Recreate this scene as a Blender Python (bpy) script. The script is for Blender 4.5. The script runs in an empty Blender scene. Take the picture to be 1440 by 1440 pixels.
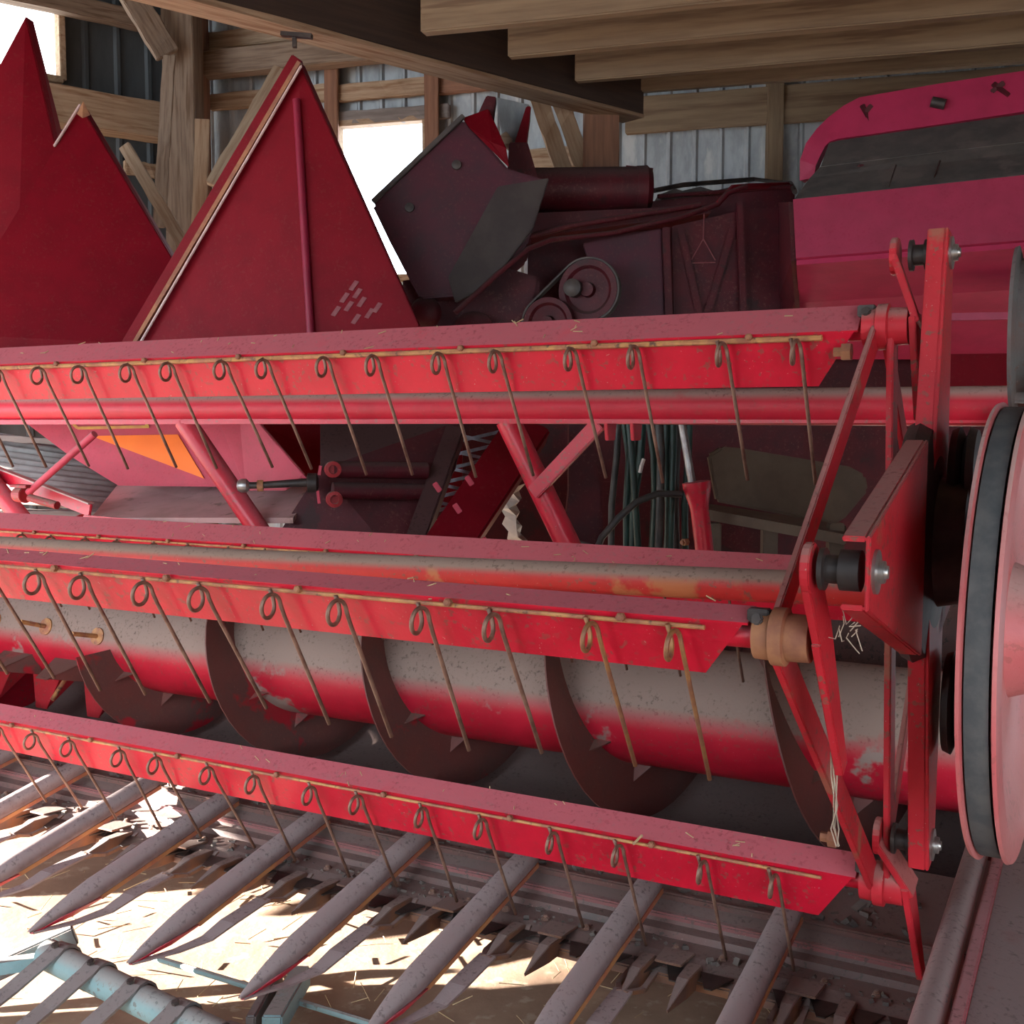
import bpy, bmesh, math, random
from mathutils import Vector, Matrix
random.seed(7)
R = random.random
SC = bpy.context.scene
COL = SC.collection
# ------------------------------------------------------------------ camera
F = 1566.0; HC = 1.4
PITCH = math.atan(120 / F)
cam_d = bpy.data.cameras.new('camera'); cam = bpy.data.objects.new('camera', cam_d); COL.objects.link(cam)
cam_d.sensor_width = 36; cam_d.sensor_fit = 'HORIZONTAL'; cam_d.lens = 36 * F / 1440
cam_d.clip_start = 0.02
cam.location = (0, 0, HC); cam.rotation_euler = (math.pi / 2 - PITCH, 0, 0)
SC.camera = cam
CP = Vector((0, 0, HC))
def ray(px, py):
    x = (px - 720) / F; z = -(py - 720) / F
    c, s = math.cos(PITCH), math.sin(PITCH)
    return Vector((x, c + z * s, -s + z * c))
def at(px, py, d):
    "world point seen at a pixel of the survey photo, d metres ahead"
    r = ray(px, py); return CP + r * (d / r.y)
# header frame: x along the header (to the right), y to the rear, z up
TH = math.atan2(F, 2945)
HX = Vector((math.cos(TH), -math.sin(TH), 0)); HY = Vector((math.sin(TH), math.cos(TH), 0))
HROT = Matrix.Rotation(-TH, 4, 'Z')
def hw(x, y, z): return HX * x + HY * y + Vector((0, 0, z))
# ------------------------------------------------------------------ materials
def _nt(name):
    m = bpy.data.materials.new(name); m.use_nodes = True
    nt = m.node_tree; b = nt.nodes['Principled BSDF']
    return m, nt, b
def _noise(nt, scale, detail=4, vec=None, rough=0.6, obj=True, stretch=None):
    n = nt.nodes.new('ShaderNodeTexNoise'); n.inputs['Scale'].default_value = scale
    n.inputs['Detail'].default_value = detail; n.inputs['Roughness'].default_value = rough
    tc = nt.nodes.new('ShaderNodeTexCoord')
    out = tc.outputs['Object']
    if stretch:
        mp = nt.nodes.new('ShaderNodeMapping'); mp.inputs['Scale'].default_value = stretch
        nt.links.new(out, mp.inputs['Vector']); out = mp.outputs['Vector']
    nt.links.new(out, n.inputs['Vector'])
    return n.outputs['Fac']
def _ramp(nt, fac, a, b):
    r = nt.nodes.new('ShaderNodeMapRange'); r.interpolation_type = 'SMOOTHSTEP'
    r.inputs['From Min'].default_value = a; r.inputs['From Max'].default_value = b
    nt.links.new(fac, r.inputs['Value']); return r.outputs['Result']
def _mix(nt, fac, c1, c2):
    m = nt.nodes.new('ShaderNodeMix'); m.data_type = 'RGBA'
    if isinstance(fac, float): m.inputs[0].default_value = fac
    else: nt.links.new(fac, m.inputs[0])
    for k, c in ((6, c1), (7, c2)):
        if isinstance(c, tuple): m.inputs[k].default_value = (*c, 1)
        else: nt.links.new(c, m.inputs[k])
    return m.outputs[2]
def _math(nt, op, a, b):
    m = nt.nodes.new('ShaderNodeMath'); m.operation = op; m.use_clamp = True
    for k, v in ((0, a), (1, b)):
        if isinstance(v, (int, float)): m.inputs[k].default_value = v
        else: nt.links.new(v, m.inputs[k])
    return m.outputs[0]
def paint(name, base, dust=(0.30, 0.17, 0.16), damt=0.8, z0=0.15, z1=0.75, rough=0.42, spot=(0.16, 0.07, 0.05), spots=0.35, under=None, base2=None, metal=0.0, nscale=9, dthin=0.04, spec=0.3):
    m, nt, b = _nt(name); b.inputs['Specular IOR Level'].default_value = spec
    n1 = _noise(nt, nscale, 6)
    c = _mix(nt, _ramp(nt, n1, 0.35, 0.7), base, base2 or tuple(v * 0.82 for v in base))
    if spots:
        n2 = _noise(nt, 70, 3); n3 = _noise(nt, 6, 3)
        f = _math(nt, 'MULTIPLY', _ramp(nt, n2, 0.58, 0.63), _ramp(nt, n3, 0.38, 0.56))
        c = _mix(nt, _math(nt, 'MULTIPLY', f, spots), c, spot)
    if spots:
        n6 = _noise(nt, 190, 2)
        c = _mix(nt, _math(nt, 'MULTIPLY', _ramp(nt, n6, 0.70, 0.74), spots), c, (0.42, 0.27, 0.22))
    if under:
        n5 = _noise(nt, 5, 5)
        c = _mix(nt, _ramp(nt, n5, 0.60, 0.66), c, under)
    g = nt.nodes.new('ShaderNodeNewGeometry'); s = nt.nodes.new('ShaderNodeSeparateXYZ')
    nt.links.new(g.outputs['Normal'], s.inputs[0])
    up = _ramp(nt, s.outputs['Z'], z0, z1)
    n4 = _noise(nt, 14, 5)
    up = _math(nt, 'MULTIPLY', up, _math(nt, 'ADD', _ramp(nt, n4, 0.2, 0.6), 0.6))
    up = _math(nt, 'ADD', _math(nt, 'MULTIPLY', up, damt), dthin)
    n7 = _noise(nt, 95, 4)
    c = _mix(nt, up, c, _mix(nt, _math(nt, 'MULTIPLY', _ramp(nt, n7, 0.53, 0.68), _ramp(nt, _noise(nt, 11, 4), 0.36, 0.62)), dust, tuple(v * 0.52 for v in dust)))
    nt.links.new(c, b.inputs['Base Color'])
    rr = nt.nodes.new('ShaderNodeMapRange'); rr.inputs['To Min'].default_value = rough; rr.inputs['To Max'].default_value = 0.95
    nt.links.new(up, rr.inputs['Value']); nt.links.new(rr.outputs[0], b.inputs['Roughness'])
    b.inputs['Metallic'].default_value = metal
    bp = nt.nodes.new('ShaderNodeBump'); bp.inputs['Strength'].default_value = 0.12; bp.inputs['Distance'].default_value = 0.004
    nt.links.new(_noise(nt, 120, 3), bp.inputs['Height']); nt.links.new(bp.outputs[0], b.inputs['Normal'])
    return m
def mottled(name, c1, c2, scale=8, rough=0.8, metal=0.0, lo=0.35, hi=0.65, bump=0.2, stretch=None, c3=None, s3=40):
    m, nt, b = _nt(name)
    n = _noise(nt, scale, 6, stretch=stretch)
    c = _mix(nt, _ramp(nt, n, lo, hi), c1, c2)
    if c3:
        c = _mix(nt, _ramp(nt, _noise(nt, s3, 4, stretch=stretch), 0.56, 0.68), c, c3)
    nt.links.new(c, b.inputs['Base Color'])
    b.inputs['Roughness'].default_value = rough; b.inputs['Metallic'].default_value = metal
    if bump:
        bp = nt.nodes.new('ShaderNodeBump'); bp.inputs['Strength'].default_value = bump; bp.inputs['Distance'].default_value = 0.01
        nt.links.new(n, bp.inputs['Height']); nt.links.new(bp.outputs[0], b.inputs['Normal'])
    return m
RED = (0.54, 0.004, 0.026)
M = {}
M['red'] = paint('red_paint', RED, dust=(0.40, 0.12, 0.145), damt=0.72, under=None, dthin=0.012, spots=0.6, rough=0.36, spec=0.5)
M['red_tube'] = paint('red_paint_dusty_tube', (0.52, 0.006, 0.03), dust=(0.36, 0.22, 0.20), damt=1.0, z0=0.2, z1=0.8, spots=0.2)
M['red_worn'] = paint('red_paint_worn', (0.50, 0.02, 0.02), dust=(0.30, 0.21, 0.17), damt=1.0, z0=0.0, z1=0.6, spots=0.8, under=(0.42, 0.13, 0.05))
M['red_lever'] = paint('red_paint_chipped', (0.46, 0.012, 0.025), dust=(0.33, 0.17, 0.15), damt=0.8, spots=0.8, under=(0.30, 0.09, 0.06))
M['red_grimy'] = paint('red_paint_grease', (0.36, 0.012, 0.02), dust=(0.22, 0.14, 0.12), damt=0.7, spots=0.9, under=(0.045, 0.02, 0.018), base2=(0.16, 0.012, 0.014), nscale=4, rough=0.5)
M['red_snout'] = paint('red_sheet_metal', (0.15, 0.0015, 0.008), dust=(0.30, 0.10, 0.12), damt=0.3, z0=0.5, z1=1.0, spots=0.1, rough=0.55, dthin=0.0, spec=0.12)
M['rib_highlight'] = paint('snout_red_highlight', (0.22, 0.010, 0.035), dust=(0.3, 0.1, 0.12), damt=0.4, spots=0.1, dthin=0.03)  # snout red made lighter to paint the highlight along the crease
M['red_pink'] = paint('red_sheet_faded', (0.50, 0.03, 0.07), dust=(0.42, 0.20, 0.21), damt=0.9, spots=0.2, rough=0.5, dthin=0.1)
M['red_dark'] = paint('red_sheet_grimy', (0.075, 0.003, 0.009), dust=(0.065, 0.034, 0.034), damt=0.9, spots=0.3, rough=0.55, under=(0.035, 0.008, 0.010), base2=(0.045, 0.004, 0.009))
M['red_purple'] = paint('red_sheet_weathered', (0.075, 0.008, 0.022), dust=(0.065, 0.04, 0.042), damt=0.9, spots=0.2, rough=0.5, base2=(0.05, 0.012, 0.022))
M['red_hood'] = paint('red_hood_paint', (0.36, 0.02, 0.072), dust=(0.30, 0.12, 0.15), damt=0.7, spots=0.0, rough=0.4, dthin=0.02)
M['auger'] = paint('auger_tube_paint', (0.48, 0.004, 0.026), dust=(0.27, 0.195, 0.165), damt=1.25, z0=-0.2, z1=0.4, spots=0.4, rough=0.4, under=(0.27, 0.20, 0.175))
M['flight'] = paint('auger_flight_steel', (0.16, 0.045, 0.04), dust=(0.18, 0.12, 0.10), damt=0.5, spots=0.4, under=(0.33, 0.008, 0.02), base2=(0.10, 0.05, 0.045), rough=0.5, nscale=5)
M['lifter'] = paint('lifter_dusty_steel', (0.235, 0.165, 0.16), dust=(0.30, 0.24, 0.24), damt=0.9, z0=-0.1, z1=0.6, spots=0.2, under=None, base2=(0.15, 0.10, 0.10), nscale=16)
M['lifter_edge'] = mottled('lifter_edge_worn', (0.42, 0.19, 0.07), (0.34, 0.10, 0.06), 14, 0.7)
M['guard'] = paint('guard_rusty_steel', (0.15, 0.085, 0.07), dust=(0.24, 0.18, 0.165), damt=0.9, z0=0.0, z1=0.7, spots=0.4, base2=(0.26, 0.11, 0.05))
M['floor_sheet'] = paint('header_floor_steel', (0.13, 0.075, 0.068), dust=(0.19, 0.14, 0.13), damt=0.75, z0=0.2, z1=0.9, spots=0.9, spot=(0.06, 0.045, 0.04), base2=(0.17, 0.075, 0.065), under=(0.08, 0.055, 0.05))
M['divider'] = paint('divider_dusty_steel', (0.27, 0.10, 0.10), dust=(0.29, 0.22, 0.215), damt=0.85, z0=0.2, z1=0.9, spots=0.9, spot=(0.09, 0.07, 0.065))
M['pulley'] = paint('pulley_faded_paint', (0.52, 0.17, 0.17), dust=(0.4, 0.28, 0.26), damt=0.8, spots=0.3, base2=(0.50, 0.10, 0.11), nscale=3)
M['tine'] = mottled('tine_spring_steel', (0.15, 0.075, 0.055), (0.24, 0.14, 0.10), 30, 0.5, 0.35, bump=0.05)
M['tine_light'] = mottled('tine_worn_brass', (0.32, 0.16, 0.06), (0.22, 0.10, 0.06), 30, 0.5, 0.35, bump=0.05)
M['ochre'] = mottled('ochre_worn_edge', (0.46, 0.23, 0.08), (0.28, 0.10, 0.06), 22, 0.6, c3=(0.12, 0.06, 0.04))
M['rust'] = mottled('rusty_iron', (0.30, 0.13, 0.06), (0.20, 0.075, 0.045), 16, 0.75, bump=0.15)
M['iron'] = mottled('greasy_iron', (0.025, 0.02, 0.02), (0.06, 0.045, 0.04), 14, 0.5, 0.2)
M['steel'] = mottled('bright_steel', (0.42, 0.41, 0.40), (0.30, 0.28, 0.27), 20, 0.35, 0.8)
M['rubber'] = mottled('rubber_belt', (0.055, 0.06, 0.065), (0.09, 0.09, 0.09), 24, 0.75, bump=0.1)
M['hose'] = mottled('green_rubber', (0.005, 0.026, 0.021), (0.009, 0.042, 0.031), 12, 0.45, bump=0.05)
M['hose_black'] = mottled('black_rubber', (0.03, 0.03, 0.03), (0.06, 0.055, 0.05), 12, 0.5, bump=0.05)
M['orange'] = mottled('orange_sign_film', (0.95, 0.20, 0.012), (0.90, 0.17, 0.01), 5, 0.5, bump=0)
M['yellow'] = mottled('yellow_decal', (0.62, 0.36, 0.07), (0.55, 0.25, 0.09), 25, 0.6, bump=0)
M['decal'] = mottled('faded_decal', (0.17, 0.025, 0.035), (0.20, 0.05, 0.055), 25, 0.6, bump=0)
M['gray_dust'] = mottled('dusty_gray_sheet', (0.085, 0.075, 0.07), (0.055, 0.05, 0.05), 9, 0.9, c3=(0.11, 0.09, 0.085), s3=5)
M['cover_dark'] = mottled('greasy_dark_sheet', (0.035, 0.025, 0.025), (0.05, 0.038, 0.035), 7, 0.8)
M['deck'] = mottled('dusty_pink_deck', (0.45, 0.27, 0.27), (0.36, 0.22, 0.21), 6, 0.9, c3=(0.22, 0.14, 0.13), s3=11)
M['pale'] = mottled('pale_metal_edge', (0.52, 0.38, 0.36), (0.42, 0.28, 0.27), 14, 0.6)
M['plastic'] = mottled('white_plastic_film', (0.62, 0.60, 0.56), (0.5, 0.47, 0.44), 9, 0.5)
M['chain'] = mottled('worn_slat_steel', (0.34, 0.36, 0.42), (0.18, 0.18, 0.2), 18, 0.4, 0.7)
M['blue'] = paint('pale_blue_paint', (0.16, 0.27, 0.29), dust=(0.27, 0.25, 0.24), damt=0.9, z0=0.3, z1=0.9, spots=0.6, spot=(0.12, 0.07, 0.05), under=None, base2=(0.20, 0.30, 0.31), rough=0.6)
M['strap'] = paint('strap_iron', (0.13, 0.10, 0.095), dust=(0.19, 0.15, 0.145), damt=0.8, spots=0.4, base2=(0.14, 0.16, 0.165))
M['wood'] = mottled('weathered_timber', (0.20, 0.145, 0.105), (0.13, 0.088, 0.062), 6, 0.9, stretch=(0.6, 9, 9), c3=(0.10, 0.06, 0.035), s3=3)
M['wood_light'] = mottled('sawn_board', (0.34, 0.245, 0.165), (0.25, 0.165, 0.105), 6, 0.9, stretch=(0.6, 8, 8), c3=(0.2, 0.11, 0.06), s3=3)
M['wood_joist'] = mottled('aged_joist', (0.22, 0.155, 0.095), (0.155, 0.105, 0.065), 4, 0.9, stretch=(0.5, 8, 8), c3=(0.12, 0.075, 0.045), s3=2)
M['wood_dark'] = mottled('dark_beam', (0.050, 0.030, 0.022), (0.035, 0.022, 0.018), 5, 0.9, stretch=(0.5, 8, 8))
M['wood_red'] = mottled('brown_plank', (0.24, 0.12, 0.075), (0.17, 0.085, 0.055), 5, 0.9, stretch=(0.6, 9, 9))
M['bench'] = mottled('dusty_brown_board', (0.115, 0.082, 0.058), (0.09, 0.062, 0.045), 8, 0.9)
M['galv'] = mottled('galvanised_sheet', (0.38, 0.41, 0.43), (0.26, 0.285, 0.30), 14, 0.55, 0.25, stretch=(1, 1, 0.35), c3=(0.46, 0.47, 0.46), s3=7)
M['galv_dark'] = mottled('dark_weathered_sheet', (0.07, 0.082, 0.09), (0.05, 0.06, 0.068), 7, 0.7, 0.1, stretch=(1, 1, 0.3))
M['galv_floor'] = mottled('old_roofing_sheet', (0.30, 0.29, 0.285), (0.22, 0.20, 0.195), 9, 0.7, 0.1)
M['board_gray'] = mottled('gray_board', (0.20, 0.175, 0.165), (0.14, 0.12, 0.11), 5, 0.9, stretch=(0.7, 8, 8))
M['dirt'] = mottled('dry_dirt_floor', (0.34, 0.22, 0.15), (0.25, 0.155, 0.105), 4, 1.0, c3=(0.40, 0.30, 0.22), s3=17, bump=0.6)
M['clod'] = mottled('gray_chaff', (0.10, 0.085, 0.08), (0.17, 0.14, 0.125), 12, 1.0)
M['straw'] = mottled('dry_straw', (0.50, 0.36, 0.20), (0.36, 0.24, 0.13), 8, 0.9, bump=0)
M['twine'] = mottled('frayed_twine', (0.42, 0.34, 0.26), (0.3, 0.23, 0.18), 20, 0.95, bump=0)
# ------------------------------------------------------------------ mesh builder
class MB:
    def __init__(s): s.bm = bmesh.new()
    def poly(s, pts, vec):
        "prism: polygon extruded by vec"
        v = Vector(vec); a = [s.bm.verts.new(Vector(p)) for p in pts]; b = [s.bm.verts.new(Vector(p) + v) for p in pts]
        n = len(pts)
        s.bm.faces.new(a); s.bm.faces.new(b[::-1])
        for i in range(n): s.bm.faces.new((a[i], b[i], b[(i + 1) % n], a[(i + 1) % n]))
        return s
    def hull(s, pts):
        vs = [s.bm.verts.new(Vector(p)) for p in pts]
        r = bmesh.ops.convex_hull(s.bm, input=vs)
        bad = [e for e in r['geom_interior'] if isinstance(e, bmesh.types.BMVert)] + [e for e in r['geom_unused'] if isinstance(e, bmesh.types.BMVert)]
        if bad: bmesh.ops.delete(s.bm, geom=list(set(bad)), context='VERTS')
        return s
    def box(s, c, sz, rot=None):
        c = Vector(c); hx, hy, hz = (v / 2 for v in sz)
        P = [Vector((x, y, z)) for z in (-hz, hz) for x, y in ((-hx, -hy), (hx, -hy), (hx, hy), (-hx, hy))]
        if rot is not None: P = [rot @ p for p in P]
        v = [s.bm.verts.new(c + p) for p in P]
        for f in ((3, 2, 1, 0), (4, 5, 6, 7), (0, 1, 5, 4), (1, 2, 6, 5), (2, 3, 7, 6), (3, 0, 4, 7)): s.bm.faces.new([v[i] for i in f])
        return s
    def bar(s, p0, p1, w, h, up=(0, 0, 1), w1=None, h1=None):
        "rectangular bar; w across, h along up"
        p0 = Vector(p0); p1 = Vector(p1); d = (p1 - p0).normalized(); u = Vector(up)
        sd = d.cross(u)
        if sd.length < 1e-4: sd = d.cross(Vector((0, 1, 0)))
        sd.normalize(); u = sd.cross(d)
        w1 = w if w1 is None else w1; h1 = h if h1 is None else h1
        a = [s.bm.verts.new(p0 + sd * x * w / 2 + u * y * h / 2) for x, y in ((-1, -1), (1, -1), (1, 1), (-1, 1))]
        b = [s.bm.verts.new(p1 + sd * x * w1 / 2 + u * y * h1 / 2) for x, y in ((-1, -1), (1, -1), (1, 1), (-1, 1))]
        s.bm.faces.new(a[::-1]); s.bm.faces.new(b)
        for i in range(4): s.bm.faces.new((a[i], a[(i + 1) % 4], b[(i + 1) % 4], b[i]))
        return s
    def tube(s, path, r, n=12, caps=True, r1=None):
        path = [Vector(p) for p in path]; m = len(path); rings = []; u = None
        for i, p in enumerate(path):
            d = (path[min(i + 1, m - 1)] - path[max(i - 1, 0)]).normalized()
            if u is None:
                u = d.cross(Vector((0, 0, 1)))
                if u.length < 0.05: u = d.cross(Vector((1, 0, 0)))
            u = (u - d * u.dot(d)).normalized(); v = d.cross(u)
            rr = r if r1 is None else r + (r1 - r) * i / (m - 1)
            if isinstance(r, (list, tuple)): rr = r[i]
            rings.append([s.bm.verts.new(p + (u * math.cos(2 * math.pi * k / n) + v * math.sin(2 * math.pi * k / n)) * rr) for k in range(n)])
        for a, b in zip(rings, rings[1:]):
            for k in range(n): s.bm.faces.new((a[k], a[(k + 1) % n], b[(k + 1) % n], b[k]))
        if caps: s.bm.faces.new(rings[0][::-1]); s.bm.faces.new(rings[-1])
        return s
    def lathe(s, c, axis, prof, n=32, closed=True):
        "prof = [(offset along axis, radius)...]"
        c = Vector(c); d = Vector(axis).normalized(); u = d.cross(Vector((0, 0, 1)))
        if u.length < 0.05: u = d.cross(Vector((1, 0, 0)))
        u.normalize(); v = d.cross(u); rings = []
        for o, r in prof:
            rings.append([s.bm.verts.new(c + d * o + (u * math.cos(2 * math.pi * k / n) + v * math.sin(2 * math.pi * k / n)) * max(r, 1e-4)) for k in range(n)])
        for a, b in zip(rings, rings[1:]):
            for k in range(n): s.bm.faces.new((a[k], a[(k + 1) % n], b[(k + 1) % n], b[k]))
        if closed: s.bm.faces.new(rings[0][::-1]); s.bm.faces.new(rings[-1])
        else:
            a, b = rings[-1], rings[0]
            for k in range(n): s.bm.faces.new((a[k], a[(k + 1) % n], b[(k + 1) % n], b[k]))
        return s
    def strip(s, rows, t):
        "sheet through rows of points (grid), thickness t"
        g = [[s.bm.verts.new(Vector(p)) for p in r] for r in rows]; fs = []
        for a, b in zip(g, g[1:]):
            for k in range(len(a) - 1): fs.append(s.bm.faces.new((a[k], a[k + 1], b[k + 1], b[k])))
        bmesh.ops.recalc_face_normals(s.bm, faces=fs)
        if t: bmesh.ops.solidify(s.bm, geom=fs, thickness=t)
        return s
    def ext(s, prof, x0, x1, t, e0=0, e1=0):
        "open profile [(y,z)...] swept along header x, thickness t"
        return s.strip([[(x0, y, z) for y, z in prof], [(x1, y, z) for y, z in prof]], t)
    def build(s, name, mat, parent=None, off=None, bevel=0, smooth=None, mw=None):
        bm = s.bm
        bmesh.ops.recalc_face_normals(bm, faces=bm.faces)
        if bevel:
            ed = [e for e in bm.edges if len(e.link_faces) == 2 and e.calc_face_angle(0) > 0.6]
            try: bmesh.ops.bevel(bm, geom=ed, offset=bevel, segments=2, affect='EDGES', clamp_overlap=True)
            except Exception: pass
        me = bpy.data.meshes.new(name); bm.to_mesh(me); bm.free()
        me.materials.append(M[mat] if isinstance(mat, str) else mat)
        if smooth is not None:
            me.shade_smooth()
            if hasattr(me, 'set_sharp_from_angle'): me.set_sharp_from_angle(angle=smooth)
        o = bpy.data.objects.new(name, me); COL.objects.link(o)
        if parent is not None:
            o.parent = parent
            if off is None: off = parent.get('_base')
        if off is not None: o.location = -Vector(off)
        if mw is not None: o.matrix_local = mw
        return o
SM = math.radians(40)
def tag(o, label=None, cat=None, group=None, kind=None):
    if label: o['label'] = label
    if cat: o['category'] = cat
    if group: o['group'] = group
    if kind: o['kind'] = kind
    return o
def empty(name, base, rot=None, label=None, cat=None, group=None):
    "Empty at the base of a thing; base in the thing's own frame"
    o = bpy.data.objects.new(name, None); COL.objects.link(o); o.empty_display_size = 0.1
    b = Vector(base)
    if rot is not None: o.matrix_world = rot @ Matrix.Translation(b)
    else: o.location = b
    o['_base'] = tuple(b)
    return tag(o, label, cat, group)
def child(mb, name, mat, parent, **k): return mb.build(name, mat, parent, **k)
def pxs(pts, d=None):
    return [at(p[0], p[1], p[2] if len(p) > 2 else d) for p in pts]
def panel(pts, d, t, name, mat, parent, bevel=0.004, **k):
    "sheet or casting whose front outline was surveyed from the photo, with real thickness t away from the viewer"
    return MB().poly(pxs(pts, d), (0, t, 0)).build(name, mat, parent, bevel=bevel, **k)
def timber(name, p0, p1, w, h, mat, up=(0, 0, 1), parent=None, rough=0.004, seg=10):
    "a length of timber: own axis along local x so the grain runs with it"
    p0 = Vector(p0); p1 = Vector(p1); L = (p1 - p0).length; d = (p1 - p0) / L
    u = Vector(up); sd = u.cross(d)
    if sd.length < 1e-3: sd = Vector((0, 1, 0)).cross(d)
    sd.normalize(); u = d.cross(sd)
    m = Matrix((( d.x, sd.x, u.x, p0.x), (d.y, sd.y, u.y, p0.y), (d.z, sd.z, u.z, p0.z), (0, 0, 0, 1)))
    mb = MB(); rows = []
    for i in range(seg + 1):
        x = L * i / seg
        rows.append([(x, a * w / 2 + rough * (R() - .5) * 2, b * h / 2 + rough * (R() - .5) * 2) for a, b in ((-1, -1), (1, -1), (1, 1), (-1, 1))])
    vs = [[mb.bm.verts.new(p) for p in r] for r in rows]
    for a, b in zip(vs, vs[1:]):
        for k in range(4): mb.bm.faces.new((a[k], a[(k + 1) % 4], b[(k + 1) % 4], b[k]))
    mb.bm.faces.new(vs[0][::-1]); mb.bm.faces.new(vs[-1])
    o = mb.build(name, mat, bevel=min(0.006, w * .12, h * .12))
    o.matrix_world = m
    return o

# ================================================================== GRAIN HEADER
HB = (-1.6, 2.1, 0)
H = empty('grain_header', HB, HROT, 'long red grain header with tined reel and flighted auger in front of the combine', 'farm machine')
XL = -3.6                       # left end of what is built (runs out of frame)
PIV = {'top': (2.03, 1.585, -0.375), 'front': (1.50, 1.126, -0.41), 'bottom': (2.05, 0.585, -0.36), 'rear': (2.53, 1.075, -0.36)}
TX = {'top': [-2.611, -2.445, -2.296, -2.127, -1.993, -1.823, -1.698, -1.527, -1.396, -1.23, -1.095, -0.927, -0.796, -0.624, -0.489],
      'front': [-2.12, -1.976, -1.825, -1.70, -1.537, -1.401, -1.238, -1.10, -0.939, -0.81, -0.648, -0.522],
      'bottom': [-2.69, -2.545, -2.403, -2.216, -2.088, -1.914, -1.77, -1.599, -1.466, -1.292, -1.143, -0.974, -0.829, -0.654, -0.516]}
TX['rear'] = [-3.17, -3.03, -2.87, -2.73, -2.57, -2.43, -2.27, -2.13, -1.97, -1.83, -1.67, -1.53, -1.37, -1.23, -1.07, -0.93, -0.77, -0.63]
TX['top'] = [-3.36, -3.20, -3.04, -2.90, -2.745] + TX['top']
def tine_mesh():
    mb = MB(); RC = 0.0205; path = []
    # leg leaves the rear of the coil and leans rearward as it drops
    path = path[:]
    ly, lz = 0.50, -0.866
    p = Vector((0.007, RC * 0.95, -0.004))
    arc = [(-0.012, 0.014, 0.026), (-0.010, RC * .95, 0.013), (-0.008, RC, 0.0)]
    turns = []
    for i in range(33):
        a = -2 * math.pi * 1.0 * i / 32
        turns.append((-0.008 + 0.014 * i / 32, RC * math.cos(a), RC * math.sin(a)))
    path = arc[:2] + turns + [tuple(p + Vector((0, ly, lz)) * t) for t in (0.02, 0.06, 0.14, 0.27)]
    mb.tube(path, 0.0037, 8)
    bm = mb.bm; bmesh.ops.recalc_face_normals(bm, faces=bm.faces)
    me = bpy.data.meshes.new('tine'); bm.to_mesh(me); bm.free(); me.shade_smooth(); return me
TM = tine_mesh(); TM.materials.append(M['tine'])
TM2 = TM.copy(); TM2.materials.clear(); TM2.materials.append(M['tine_light'])
for key, (py, pz, xe) in PIV.items():
    A = (py + 0.026, pz + 0.030) if key != 'front' else (py + 0.024, pz + 0.012); B = (py - 0.024, pz - 0.018); Cc = (py + 0.022, pz - 0.112)
    if key == 'front': A, B, Cc = (py + .022, pz + .024), (py - .022, pz + .007), (py + .030, pz - .080)
    if key == 'bottom': A, B, Cc = (py + .024, pz + .028), (py - .024, pz - .001), (py + .024, pz - .106)
    mb = MB()
    # folded bat sheet: sloping top flange and a leaning tine plate whose right end is cut on the slant
    mb.ext([(A[0] + 0.008, A[1] - 0.014), A, B], XL, xe - 0.012, 0.004)
    x1 = xe - 0.012
    mb.poly([(XL, B[0], B[1]), (x1 - 0.005, B[0], B[1]), (x1 - 0.075, Cc[0], Cc[1]), (XL, Cc[0], Cc[1])], (0, 0.005, 0.002))
    bat = mb.build('tine_bar', 'red', H, bevel=0)
    MB().tube([(XL, py + 0.016, pz - 0.016), (xe + 0.01, py + 0.012, pz - 0.016)], 0.018, 14).build('pivot_shaft', 'red', bat, off=(0, 0, 0), smooth=SM)
    mb = MB().tube([(XL, B[0] - 0.002, B[1] - 0.011), (x1 - 0.06, B[0] - 0.002, B[1] - 0.011)], 0.0055 if key == 'top' else 0.0035, 8)
    mb.build('clamp_rod', 'ochre', bat, off=(0, 0, 0), smooth=SM)
    xs = TX[key]
    for i, x in enumerate(xs):
        t = bpy.data.objects.new('tine', TM2 if (key == 'front' and i >= len(xs) - 2) else TM); COL.objects.link(t); t.parent = bat
        t.location = (x, B[0] - 0.022, B[1] - 0.036)
        t.rotation_euler = ((R() - .5) * 0.09, 0, (R() - .5) * 0.06)
    for i in range(0, len(xs) - 1, 2):
        xm = (xs[i] + xs[i + 1]) / 2 - 0.02
        MB().lathe((xm, B[0] - 0.004, B[1] - 0.006), (0, -1, 0.1), [(0, 0.007), (0.008, 0.007), (0.010, 0.004)], 6).build('bolt', 'rust', bat, off=(0, 0, 0))
    if key != 'rear':
        # bearing collars on the end of the pivot shaft
        yb, zb = py, pz - 0.012
        MB().lathe((xe - 0.005, yb, zb), (1, 0, 0), [(0, 0.018), (0, 0.033), (0.022, 0.034), (0.024, 0.04), (0.042, 0.04), (0.044, 0.033), (0.075, 0.032), (0.075, 0.018)], 28).build('bearing_collar', 'rust' if key == 'front' else 'red_lever', bat, off=(0, 0, 0), smooth=SM)
        MB().box((x1 + 0.012, py - 0.006, pz + 0.016), (0.03, 0.02, 0.02)).lathe((x1 + 0.014, py - 0.02, pz + 0.012), (0, -1, 0.3), [(0, 0.009), (0.01, 0.009)], 6).build('shaft_clamp', 'iron', bat, off=(0, 0, 0), bevel=0.002)
# reel centre tube
MB().tube([(XL, 2.03, 1.058), (-1.8, 2.03, 1.078), (-0.36, 2.03, 1.11)], 0.031, 24).build('reel_tube', 'red_worn', H, smooth=SM)
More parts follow.
